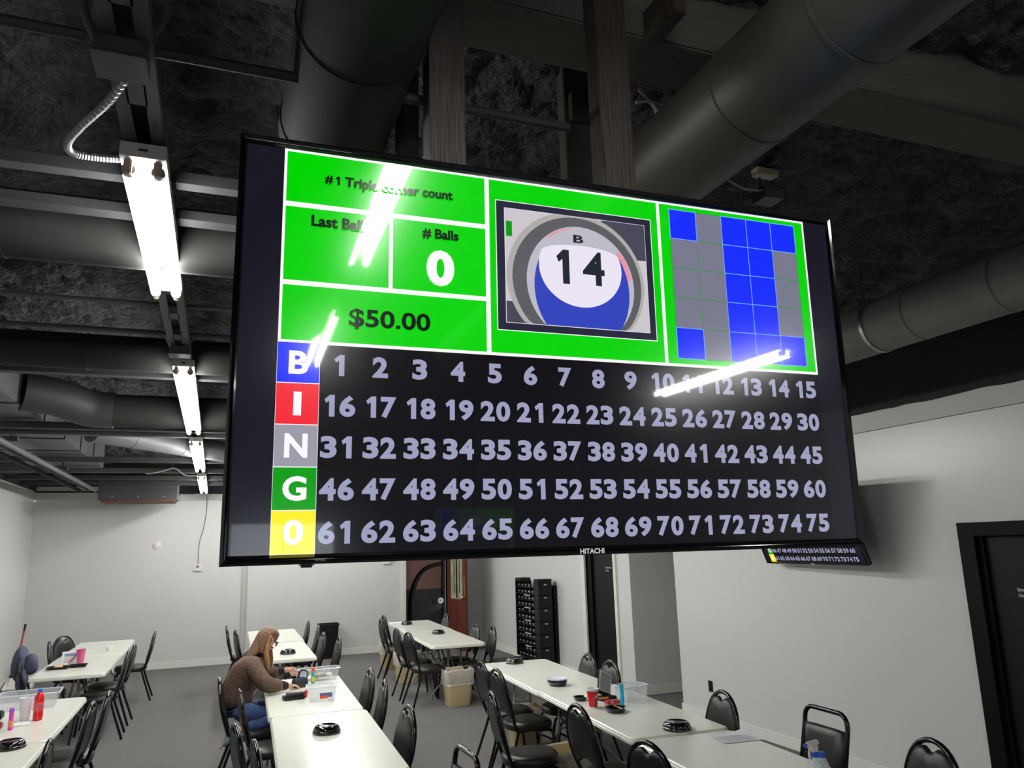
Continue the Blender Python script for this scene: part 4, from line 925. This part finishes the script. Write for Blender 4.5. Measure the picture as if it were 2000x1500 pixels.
one('napkin', MB().lathe([(0.0, 0.0), (0.07, 0.0), (0.075, 0.006), (0.05, 0.014), (0, 0.012)], 9), M_paper, (-1.37, 7.42, ZT), 'crumpled white napkin before the red bottle', 'napkin')
one('red_pouch', MB().bbox((-0.09, -0.05, 0), (0.09, 0.05, 0.05), 0.01), mat('pouch_red', srgb(130, 30, 34), rough=0.5), (-1.56, 7.30, ZT), 'dark red pouch at the left frame edge', 'pouch')
one('dark_bag', MB().bbox((-0.1, -0.06, 0), (0.1, 0.06, 0.06), 0.01), M_blackm, (-1.66, 7.75, ZT), 'dark case at the left frame edge behind the pink dauber', 'case')

# ------------------------------------------------------------------ bins
def bin_(loc, rz, lab, wx=0.38, wy=0.27, h=0.44, m=M_bin, liner=True):
    o = empty('waste_bin', loc, rz=rz, label=lab, cat='bin')
    rg = [[(p[0], p[1], z) for p in rrect(wx * s, wy * s, 0.06 * s, 5)] for s, z in ((0.76, 0.0), (0.80, 0.01), (0.98, h - 0.03), (1.0, h - 0.03), (1.0, h), (0.95, h), (0.76, 0.03))]
    MB().loft(rg).build('bin_body', m, o, True, 40)
    if liner:
        rs = random.Random(lab); rg = []
        n = len(rrect(1, 1, 0.1, 5))
        for s, z, am in ((0.93, h - 0.05, 0), (0.97, h + 0.005, 0.006), (1.03, h + 0.014, 0.008), (1.06, h - 0.02, 0.012), (1.03, h - 0.09, 0.016), (1.01, h - 0.16, 0.012), (1.02, h - 0.18, 0.010)):
            rg.append([(p[0] + rs.uniform(-am, am), p[1] + rs.uniform(-am, am), z + rs.uniform(-am, am) * 0.8) for p in rrect(wx * s, wy * s, 0.06, 5)])
        MB().loft(rg, False, False).build('bin_liner', M_bag, o, True, 20)
    return o
bin_((3.06, 10.16, 0), 0.02, 'beige bin with a clear liner at the end of the table, in full view')
bin_((2.87, 12.20, 0), 0.1, 'beige bin with a liner behind the chair legs')
bin_((2.93, 13.75, 0), 0.0, 'farthest beige bin, mostly hidden behind the leftmost chair')
bin_((2.72, 6.05, 0), 0.1, 'bin with a crumpled liner behind the pulled out chair', h=0.40)
bin_((3.10, 7.85, 0), 0.0, 'low lined bin under the far end of the right row', h=0.36)
bb = empty('black_bin', (2.13, 15.66, 0), label='tall black bin standing against the far wall', cat='bin')
MB().loft([[(p[0], p[1], z) for p in rrect(0.36 * s, 0.30 * s, 0.04, 4)] for s, z in ((0.82, 0), (0.84, 0.01), (1.0, 0.60), (1.08, 0.605), (1.08, 0.635), (0.98, 0.635), (0.8, 0.05))]).build('bin_body', M_blackm, bb, True, 40)
# grey box under the right table
one('grey_crate', MB().loft([[(p[0], p[1], z) for p in rrect(0.42 * s, 0.36 * s, 0.03, 3)] for s, z in ((0.9, 0), (1.0, 0.3), (1.03, 0.3), (1.03, 0.33), (0.97, 0.33), (0.88, 0.02))]), mat('slate_plastic', srgb(52, 62, 66), rough=0.45), (2.92, 4.98, 0), 'dark slate box on the floor under the right row', 'box')

# ------------------------------------------------------------------ rack of handhelds against the right wall
rk = empty('storage_rack', (5.0, 11.95, 0), label='tall black rack of stacked cases full of handhelds against the right wall', cat='rack')
M_rack = mat('rack_black', (0.004, 0.004, 0.005), rough=0.5, spec=0.2); M_rackf = mat('rack_case', (0.011, 0.011, 0.014), rough=0.55, spec=0.2)
MB().bbox((-0.02, -0.05, 0.0), (0.33, 1.12, 0.12), 0.006).build('rack_base', M_rack, rk)
MB().box((-0.30, 0.35, 0.0), (-0.02, 1.55, 0.05)).build('floor_plate', mat('mat_black', (0.02, 0.02, 0.02), rough=0.7), rk)
MB().box((0.29, 0.0, 0.12), (0.33, 1.04, 1.34)).build('rack_back', M_rack, rk)
hs = (1.40 - 0.16) / 6
for i in range(6):
    z0 = 0.16 + i * hs
    MB().box((0.0, 0.0, z0), (0.30, 1.04, z0 + 0.012)).box((0.0, 1.02, z0), (0.30, 1.04, z0 + hs)).box((0.0, 0.0, z0 + hs * 0.5), (0.28, 1.04, z0 + hs * 0.5 + 0.006)).build('shelf', M_rack, rk)
    MB().box((0.02, 0.22, z0 + 0.012), (0.02 + 0.26, 0.225, z0 + hs)).build('divider', M_rack, rk)
    dx = random.uniform(-0.006, 0.006)
    cse = MB().bbox((0.01 + dx, -0.005, z0 + 0.004), (0.25 + dx, 0.2, z0 + hs - 0.004), 0.006).build('case', M_rackf, rk)
    MB().bbox((0.10, -0.014, z0 + hs - 0.045), (0.15, -0.005, z0 + hs - 0.028), 0.003).build('handle', M_white, cse)
    if 0 < i: MB().box((-0.004, 0.36, z0 - 0.018), (0.0, 0.62, z0 - 0.006)).build('label_strip', M_trim, rk)
MB().bbox((0.0, 0.80, 1.40), (0.2, 1.04, 1.455), 0.004).bbox((0.01, 0.0, 1.40), (0.25, 0.2, 1.45), 0.004).build('top_case', M_rackf, rk)
dv = empty('stored_handheld', (0, 0, 0))
MB().bbox((-0.004, -0.055, 0.0), (0.12, 0.055, 0.052), 0.012).build('shell', mat('handheld_shell', (0.02, 0.02, 0.022), rough=0.18, coat=0.5), dv)
MB().box((-0.0055, -0.022, 0.030), (-0.0035, 0.016, 0.042)).build('glint_badge', mat('badge_silver', srgb(170, 172, 178), rough=0.3), dv)
DK = [c for c in bpy.data.objects if c.parent == dv]; fst = True
for i in range(6):
    for j in range(2):
        for c in range(5):
            if (i, j, c) in ((0, 1, 3), (0, 1, 4), (3, 1, 2), (1, 0, 9)): continue
            o = dv if fst else copy_tree(dv, DK); fst = False
            o.location = (5.03, 11.95 + 0.31 + c * 0.155, 0.16 + i * hs + 0.014 + j * (hs * 0.5 - 0.004))
            tag(o, 'small black handheld unit in its slot on the tall black rack', 'handheld', 'handhelds stored in the black rack')

# ------------------------------------------------------------------ wall fittings
th = empty('thermostat', (-0.285, YF, 1.77), label='small white thermostat hanging at the end of a thin cord on the far wall', cat='thermostat')
MB().tube(spline([(0.05, -0.62, 1.38), (0.095, -0.2, 1.33), (0.10, -0.05, 1.03), (0.065, -0.03, 0.73), (0.007, -0.02, 0.45), (0.005, -0.015, 0.06)], 8), 0.008, 6).build('cord', mat('grey_cord', srgb(120, 118, 112), rough=0.6), th, True)
MB().bbox((-0.075, -0.03, -0.065), (0.075, 0, 0.065), 0.008).build('case', M_white, th)
MB().box((-0.03, -0.032, 0.0), (0.03, -0.0302, 0.04)).build('display', mat('lcd_dark', srgb(110, 112, 108), rough=0.3), th)
one('wall_disc', MB().lathe([(0.075, 0), (0.075, 0.01), (0.05, 0.02), (0, 0.022)], 20).xform(Matrix.Rotation(math.pi / 2, 4, 'X')), M_white, (-1.005, YF, 2.20), 'round white cap on the far wall above the left table', 'cap')
one('wall_box', MB().bbox((-0.08, -0.04, -0.06), (0.08, 0, 0.06), 0.006), M_white, (3.30, YF, 1.77), 'small white box under the screen, left of the red doorway', 'box')
tag(MB().tube([(0.53, YF - 0.014, 0.13), (0.53, YF - 0.014, 2.9)], 0.014, 8).tube([(0.60, YF - 0.014, 0.13), (0.60, YF - 0.014, 2.9)], 0.014, 8).build('wall_conduit', mat('painted_conduit', srgb(178, 177, 170), rough=0.4), None, True), 'pair of painted pipes running down the far wall behind the woman', 'conduit')
pl = empty('wall_plate', (XR, 7.79, 0.385), label='black outlet plate on the right wall', cat='outlet')
MB().bbox((-0.008, -0.04, -0.06), (0, 0.04, 0.06), 0.003).build('plate', M_blackm, pl)
MB().box((-0.0095, -0.015, 0.012), (-0.008, 0.015, 0.04)).box((-0.0095, -0.015, -0.04), (-0.008, 0.015, -0.012)).build('socket', M_black, pl)

# ------------------------------------------------------------------ lobby: arched frame and round sign
hp = empty('arched_frame', (4.55, 17.2, 0), label='black arched frame with fine strings in the dim lobby', cat='frame')
pth = spline([(-0.34, 0, 0.0), (-0.42, 0, 0.6), (-0.39, 0, 1.05), (-0.27, 0, 1.36), (-0.06, 0, 1.57), (0.30, 0, 1.66)], 6)
MB().tube(pth, [0.075 - 0.035 * i / (len(pth) - 1) for i in range(len(pth))], 10).build('arch', M_blackm, hp, True)
MB().bbox((0.29, -0.06, 0.0), (0.37, 0.06, 2.0), 0.01).build('post', M_blackm, hp)
mb = MB()
for i in range(10):
    x = -0.25 + i * 0.052; q = [p for p in pth if p.x >= x and p.z > 1.0]
    if q: mb.tube([(x, 0, q[0].z), (min(x + 0.16, 0.29), 0, 1.08)], 0.0025, 4)
sg_ = mb.build('strings', M_blackm, hp); sg_['kind'] = 'stuff'
MB().loft([[(-0.40, -0.04, 0.40), (0.29, -0.04, 0.70), (0.29, -0.04, 0.86), (-0.40, -0.04, 0.88)], [(-0.40, 0.04, 0.40), (0.29, 0.04, 0.70), (0.29, 0.04, 0.86), (-0.40, 0.04, 0.88)]]).build('soundbox', mat('dim_grey', (0.03, 0.03, 0.03), rough=0.4), hp)
rs_ = empty('round_sign', (4.77, 17.05, 0.855), label='round white sign with black letters in the lobby', cat='sign')
MB().lathe([(0.062, 0), (0.065, 0.004), (0.062, 0.01), (0, 0.01)], 24).xform(Matrix.Rotation(math.pi / 2, 4, 'X')).build('disc', M_paper, rs_, True)
mb = MB(); put_text(mb, 'BG', 0, 0.005, height=0.042, width=0.07, y=-0.0125, offset=0.02); mb.build('lettering', M_blackm, rs_)

# ------------------------------------------------------------------ broom, dustpan, jacket
bm_ = empty('broom', (-2.96, 15.4, 0), label='red handled broom leaning in the left corner', cat='broom')
MB().tube([(-0.02, 0.0, 0.28), (0.03, 0.1, 0.92)], 0.016, 8).build('handle', mat('broom_red', srgb(158, 58, 48), rough=0.4), bm_, True)
MB().tube([(0.024, 0.088, 0.84), (0.032, 0.104, 0.945)], 0.019, 8).build('grip', M_blackm, bm_, True)
MB().loft([[(p[0] - 0.02, p[1], z) for p in rrect(0.10 * s, 0.32 * s2_, 0.02, 3)] for s, s2_, z in ((1.0, 1.0, 0.0), (0.8, 0.85, 0.16), (0.5, 0.5, 0.24), (0.35, 0.14, 0.32))]).build('bristles', M_blackm, bm_, True)
one('dustpan', MB().loft([[(-0.18, -0.18, 0.0), (0.18, -0.18, 0.0), (0.18, 0.12, 0.0), (-0.18, 0.12, 0.0)], [(-0.2, -0.2, 0.03), (0.2, -0.2, 0.03), (0.19, 0.16, 0.16), (-0.19, 0.16, 0.16)], [(-0.15, -0.14, 0.035), (0.15, -0.14, 0.035), (0.14, 0.08, 0.17), (-0.14, 0.08, 0.17)]]), M_white, (-2.80, 14.8, 0), 'white dustpan at the foot of the broom', 'dustpan', smooth=False)
# jacket hung over the chair
jk = empty('jacket', (-2.09, 11.0, 0), label='slate blue jacket draped over a chair back at the left', cat='jacket')
M_jk = mat('jacket_blue', srgb(70, 74, 96), rough=0.85, bump=0.3, bscale=40)
def blob(c, r, seed, n=16, m=10):
    rj = random.Random(seed); wob = [[1 + 0.10 * math.sin(3 * j * 2 * math.pi / n + i * 0.8) + rj.uniform(-0.04, 0.04) for j in range(n)] for i in range(m + 1)]
    rings = []
    for i in range(m + 1):
        ph = math.pi * (0.04 + 0.92 * i / m); rings.append([(c[0] + r[0] * math.sin(ph) * math.cos(2 * math.pi * j / n) * wob[i][j], c[1] + r[1] * math.sin(ph) * math.sin(2 * math.pi * j / n) * wob[i][j], c[2] - r[2] * math.cos(ph)) for j in range(n)])
    return MB().loft(rings)
blob((0.0, 0.0, 0.80), (0.085, 0.14, 0.215), 1).build('jacket_body', M_jk, jk, True, 80)
blob((0.12, -0.06, 0.80), (0.085, 0.08, 0.12), 2).build('sleeve', M_jk, jk, True, 80)
blob((0.05, -0.10, 0.62), (0.06, 0.07, 0.16), 3).build('sleeve', M_jk, jk, True, 80)

# ================================================================== PERSON
def skin_mesh(name, V, E, Rr, m, root=0, sub=2):
    me = bpy.data.meshes.new(name); me.from_pydata(V, E, []); me.update()
    o = bpy.data.objects.new(name, me); COL.objects.link(o)
    md = o.modifiers.new('skin', 'SKIN'); md.use_smooth_shade = True
    sv = me.skin_vertices[0].data
    for i, r in enumerate(Rr):
        sv[i].radius = r if isinstance(r, tuple) else (r, r); sv[i].use_root = (i == root)
    ss = o.modifiers.new('sub', 'SUBSURF'); ss.levels = sub; ss.render_levels = sub
    bpy.context.view_layer.update()
    me2 = bpy.data.meshes.new_from_object(o.evaluated_get(bpy.context.evaluated_depsgraph_get()))
    bpy.data.objects.remove(o); me2.name = name; me2.materials.clear(); me2.materials.append(m)
    me2.polygons.foreach_set('use_smooth', [True] * len(me2.polygons))
    return me2
def chain(lst):
    V = [p for p, r in lst]; R = [r for p, r in lst]; return V, [(i, i + 1) for i in range(len(V) - 1)], R
def merge_chains(chains):            # chains: list of (points list, attach index or None)
    V, E, R = [], [], []
    for pts, att in chains:
        base = len(V)
        for i, (p, r) in enumerate(pts):
            V.append(p); R.append(r)
            if i: E.append((base + i - 1, base + i))
        if att is not None: E.append((att, base))
    return V, E, R
M_skin = mat('skin', srgb(206, 160, 140), rough=0.5)
M_coat = mat('brown_coat', srgb(92, 70, 58), rough=0.8, var=0.22, vscale=30, bump=0.5, bscale=24)
M_jean = mat('denim', srgb(44, 66, 112), rough=0.8, var=0.2, vscale=40, bump=0.2, bscale=60)
M_hair = mat('hair_brown', srgb(112, 80, 54), rough=0.42, var=0.35, vscale=26, stretch=(3, 3, 0.35), bump=0.5, bscale=50)
M_knit = mat('black_knit', (0.008, 0.008, 0.009), rough=0.8)
pe = empty('person', (0.30, 7.9, 0), label='person in a brown jacket with long hair, bent over a bag at the table', cat='person')
O = Vector((0.30, 7.9, 0))
def L(*p): return (p[0] - O.x, p[1] - O.y, p[2])
# body: pelvis, spine, neck, head, arms with palms, legs as one continuous surface
ch_ = []
ch_.append(([(L(0.27, 7.92, 0.60), (0.07, 0.07)), (L(0.27, 7.93, 0.74), (0.09, 0.08)), (L(0.31, 7.94, 0.88), (0.10, 0.09)), (L(0.37, 7.95, 0.99), (0.085, 0.08)), (L(0.425, 7.95, 1.06), (0.048, 0.045)), (L(0.47, 7.95, 1.125), (0.045, 0.045)), (L(0.505, 7.95, 1.165), (0.062, 0.06)), (L(0.525, 7.95, 1.205), (0.082, 0.074)), (L(0.538, 7.95, 1.25), (0.08, 0.072)), (L(0.54, 7.95, 1.285), (0.05, 0.045))], None))
ch_.append(([(L(0.38, 7.78, 1.01), 0.055), (L(0.44, 7.71, 0.90), 0.046), (L(0.515, 7.70, 0.80), 0.042), (L(0.60, 7.76, 0.785), 0.036), (L(0.675, 7.83, 0.785), 0.026), (L(0.715, 7.86, 0.782), (0.030, 0.018)), (L(0.75, 7.885, 0.778), (0.034, 0.016))], 3))
ch_.append(([(L(0.43, 8.12, 1.01), 0.055), (L(0.50, 8.20, 0.92), 0.046), (L(0.57, 8.20, 0.845), 0.042), (L(0.64, 8.17, 0.865), 0.034), (L(0.695, 8.15, 0.885), 0.026), (L(0.73, 8.135, 0.893), (0.018, 0.030)), (L(0.765, 8.12, 0.888), (0.016, 0.034))], 3))
ch_.append(([(L(0.34, 7.82, 0.57), 0.05), (L(0.47, 7.76, 0.56), 0.05), (L(0.60, 7.73, 0.545), 0.045), (L(0.50, 7.67, 0.505), 0.04), (L(0.33, 7.63, 0.50), 0.036), (L(0.22, 7.61, 0.47), 0.036)], 0))
ch_.append(([(L(0.34, 8.03, 0.57), 0.05), (L(0.50, 8.06, 0.56), 0.05), (L(0.68, 8.06, 0.545), 0.045), (L(0.70, 8.06, 0.40), 0.042), (L(0.68, 8.06, 0.22), 0.044), (L(0.66, 8.06, 0.09), 0.036)], 0))
V, E, Rr = merge_chains(ch_)
obj('body', skin_mesh('body', V, E, Rr, M_skin), pe)
# fingers, each a small chain rooted in the palm
def fingers(base, fdir, side, curl, ln, name):
    f = Vector(fdir).normalized(); s = Vector(side).normalized(); c = Vector(curl).normalized(); b = Vector(base)
    for i, (off, l_) in enumerate(((-0.024, 0.064), (-0.008, 0.072), (0.008, 0.068), (0.022, 0.054))):
        p = b + s * off
        pts = [(tuple(p - f * 0.012), 0.0095), (tuple(p + f * l_ * 0.4), 0.009), (tuple(p + f * l_ * 0.72 + c * 0.014), 0.0085), (tuple(p + f * l_ * 0.95 + c * 0.034), 0.0075)]
        V, E, R = chain(pts); obj('finger', skin_mesh('finger', V, E, R, M_skin, 0, 1), pe)
    p = b - f * 0.03 - s * 0.028
    V, E, R = chain([(tuple(p), 0.011), (tuple(p - s * 0.012 + f * 0.03 + c * 0.006), 0.0105), (tuple(p - s * 0.008 + f * 0.055 + c * 0.014), 0.009)])
    obj('thumb', skin_mesh('thumb', V, E, R, M_skin, 0, 1), pe)
fingers(L(0.752, 7.888, 0.778), (1, 0.35, -0.05), (0.3, -1, 0), (0.1, 0.2, -0.6), 0.07, 'near')
fingers(L(0.768, 8.118, 0.888), (0.9, -0.35, -0.45), (0.1, 0.3, 1), (-0.2, -0.7, -0.9), 0.07, 'far')
# jacket
jc = [([(L(0.275, 7.92, 0.60), (0.150, 0.14)), (L(0.255, 7.93, 0.72), (0.165, 0.15)), (L(0.285, 7.94, 0.86), (0.16, 0.145)), (L(0.345, 7.95, 0.97), (0.14, 0.125)), (L(0.405, 7.95, 1.05), (0.088, 0.08)), (L(0.43, 7.95, 1.085), (0.07, 0.065))], None),
      ([(L(0.385, 7.775, 1.0), 0.082), (L(0.44, 7.70, 0.90), 0.08), (L(0.51, 7.68, 0.825), 0.078), (L(0.585, 7.74, 0.815), 0.068), (L(0.645, 7.80, 0.80), 0.050)], 3),
      ([(L(0.43, 8.12, 1.0), 0.082), (L(0.50, 8.20, 0.92), 0.078), (L(0.565, 8.20, 0.855), 0.072), (L(0.625, 8.175, 0.865), 0.060), (L(0.66, 8.165, 0.875), 0.048)], 3)]
V, E, Rr = merge_chains(jc); obj('coat', skin_mesh('coat', V, E, Rr, M_coat), pe)
MB().tube([L(0.285, 7.92, 0.575), L(0.275, 7.92, 0.63)], [0.135, 0.152], 20).build('coat_hem', M_knit, pe, True)
MB().tube(spline([L(0.385, 7.95, 1.03), L(0.41, 7.95, 1.07), L(0.44, 7.95, 1.11)], 3), [0.10, 0.098, 0.092, 0.088, 0.082, 0.076, 0.07], 16).build('collar', M_knit, pe, True)
MB().tube([L(0.64, 7.795, 0.80), L(0.685, 7.838, 0.79)], [0.045, 0.036], 12).build('cuff', M_knit, pe, True)
MB().tube([L(0.655, 8.166, 0.873), L(0.70, 8.148, 0.884)], [0.044, 0.035], 12).build('cuff', M_knit, pe, True)
# jeans
jn = [([(L(0.28, 7.92, 0.64), (0.13, 0.12)), (L(0.28, 7.92, 0.57), (0.14, 0.12))], None),
      ([(L(0.36, 7.80, 0.575), 0.105), (L(0.48, 7.76, 0.565), 0.092), (L(0.61, 7.73, 0.55), 0.076), (L(0.50, 7.665, 0.505), 0.062), (L(0.33, 7.63, 0.50), 0.055)], 1),
      ([(L(0.36, 8.04, 0.575), 0.105), (L(0.50, 8.06, 0.565), 0.092), (L(0.69, 8.06, 0.55), 0.075), (L(0.71, 8.06, 0.40), 0.062), (L(0.69, 8.06, 0.20), 0.055)], 1)]
V, E, Rr = merge_chains(jn); obj('jeans', skin_mesh('jeans', V, E, Rr, M_jean), pe)
M_shoe = mat('teal_shoe', srgb(74, 128, 122), rough=0.6); M_sole = mat('shoe_sole', srgb(150, 128, 110), rough=0.7)
for (a, b, up_) in ((L(0.235, 7.61, 0.475), L(0.145, 7.565, 0.375), 1), (L(0.66, 8.06, 0.05), L(0.84, 8.06, 0.04), 0)):
    V, E, R = chain([(a, (0.042, 0.042)), (tuple((Vector(a) + Vector(b)) / 2), (0.044, 0.036)), (b, (0.036, 0.026))]); s_ = obj('shoe', skin_mesh('shoe', V, E, R, M_shoe), pe)
    d_ = (Vector(b) - Vector(a)).normalized(); n_ = Vector((-0.5, -0.6, 0.3)) if up_ else Vector((0, 0, -1)); n_ = (n_ - d_ * n_.dot(d_)).normalized()
    MB().tube([tuple(Vector(a) - d_ * 0.03 + n_ * 0.032), tuple(Vector(b) + d_ * 0.025 + n_ * 0.026)], 0.014, 8).build('sole', M_sole, s_, True)
# hair: cap over the skull plus long locks
hv = []
for i in range(9):
    ph = math.pi * 0.62 * i / 8
    ring = []
    for j in range(20):
        a = 2 * math.pi * j / 20
        front = max(0, math.cos(a)); rr = 0.094 * math.sin(ph) + 0.002; zz = 0.098 * math.cos(ph)
        if front > 0.25 and ph > 1.05: rr *= 0.80; zz += 0.022 * front
        ring.append(Vector((rr * 1.08 * math.cos(a), rr * math.sin(a) * 0.95, zz)))
    hv.append(ring)
Rt = Matrix.Rotation(math.radians(28), 3, 'Y'); hc = Vector(L(0.522, 7.95, 1.222))
hm = MB().loft([[tuple(hc + Rt @ p) for p in r] for r in hv], True, False); hm.build('hair', M_hair, pe, True, 80)
M_hair2 = mat('hair_tips', srgb(150, 108, 66), rough=0.42, var=0.3, vscale=26, stretch=(3, 3, 0.35), bump=0.5, bscale=50)
def curtain(rows, name, m, n=16):        # rows: centre, half size in the x z plane, half size across y
    C = [Vector(L(*r[0])) for r in rows]; rings = []
    CC = spline([tuple(c) for c in C], 4); A = spline([(r[1], r[2], 0) for r in rows], 4)
    rj = random.Random(name + str(len(rows)) + str(rows[0][0]))
    wob = [rj.uniform(0.86, 1.12) for _ in range(n)]
    for i, c in enumerate(CC):
        t = (CC[min(i + 1, len(CC) - 1)] - CC[max(i - 1, 0)]); t.y = 0; t.normalize(); nn = Vector((t.z, 0, -t.x))
        rings.append([tuple(c + nn * A[i].x * math.cos(2 * math.pi * j / n) * wob[j] + Vector((0, 1, 0)) * A[i].y * math.sin(2 * math.pi * j / n) * wob[j]) for j in range(n)])
    return MB().loft(rings).build(name, m, pe, True, 80)
curtain([((0.515, 7.95, 1.30), 0.04, 0.05), ((0.478, 7.95, 1.245), 0.062, 0.088), ((0.435, 7.95, 1.165), 0.062, 0.105), ((0.385, 7.945, 1.095), 0.052, 0.115), ((0.325, 7.94, 1.035), 0.034, 0.10), ((0.275, 7.935, 0.985), 0.010, 0.055)], 'hair_fall', M_hair)
curtain([((0.52, 7.885, 1.275), 0.045, 0.022), ((0.485, 7.868, 1.21), 0.055, 0.026), ((0.465, 7.862, 1.14), 0.048, 0.028), ((0.46, 7.852, 1.10), 0.030, 0.022)], 'hair_side', M_hair)
curtain([((0.530, 7.882, 1.25), 0.024, 0.02), ((0.505, 7.864, 1.18), 0.026, 0.022), ((0.500, 7.842, 1.09), 0.026, 0.024), ((0.512, 7.83, 1.0), 0.024, 0.022), ((0.522, 7.825, 0.935), 0.008, 0.008)], 'hair_lock', M_hair2)
curtain([((0.53, 8.015, 1.275), 0.045, 0.022), ((0.515, 8.03, 1.20), 0.055, 0.026), ((0.525, 8.04, 1.10), 0.045, 0.026), ((0.55, 8.045, 1.0), 0.03, 0.022), ((0.56, 8.045, 0.95), 0.008, 0.008)], 'hair_lock', M_hair)
# face: nose, eyes, mouth, ear, glasses. Head looks right and down
HR = Matrix.Rotation(math.radians(32), 3, 'Y')
def F(x, y, z): return tuple(Vector(L(0.525, 7.95, 1.205)) + HR @ Vector((x, y, z)))
V, E, R = chain([(F(0.070, 0, 0.012), 0.010), (F(0.092, 0, -0.012), 0.013), (F(0.084, 0, -0.026), 0.012)]); obj('nose', skin_mesh('nose', V, E, R, M_skin, 0, 1), pe)
V, E, R = chain([(F(0.055, 0, -0.062), 0.022), (F(0.066, 0, -0.075), 0.018)]); obj('chin', skin_mesh('chin', V, E, R, M_skin, 0, 1), pe)
M_eye = mat('eye', (0.03, 0.02, 0.02), rough=0.2); M_lip = mat('lip', srgb(168, 96, 92), rough=0.5)
for s in (-1, 1):
    V, E, R = chain([(F(0.074, s * 0.030, 0.010), 0.009), (F(0.078, s * 0.036, 0.009), 0.008)]); obj('eye', skin_mesh('eye', V, E, R, M_eye, 0, 1), pe)
    MB().tube([F(0.088 + 0.004 * math.cos(a_ * math.pi / 6), s * 0.032 + 0.022 * math.cos(a_ * math.pi / 6), 0.006 + 0.018 * math.sin(a_ * math.pi / 6)) for a_ in range(12)], 0.0018, 5, True).tube([F(0.088, s * 0.054, 0.008), F(0.05, s * 0.076, 0.010), F(-0.005, s * 0.080, 0.006)], 0.0018, 5).build('glasses', M_blackm, pe)
    V, E, R = chain([(F(-0.005, s * 0.073, 0.016), 0.008), (F(-0.008, s * 0.078, -0.002), 0.010), (F(-0.004, s * 0.075, -0.018), 0.007)]); obj('ear', skin_mesh('ear', V, E, R, M_skin, 0, 1), pe)
V, E, R = chain([(F(0.074, -0.022, -0.046), 0.005), (F(0.082, 0, -0.044), 0.007), (F(0.074, 0.022, -0.046), 0.005)]); obj('mouth', skin_mesh('mouth', V, E, R, M_lip, 0, 1), pe)
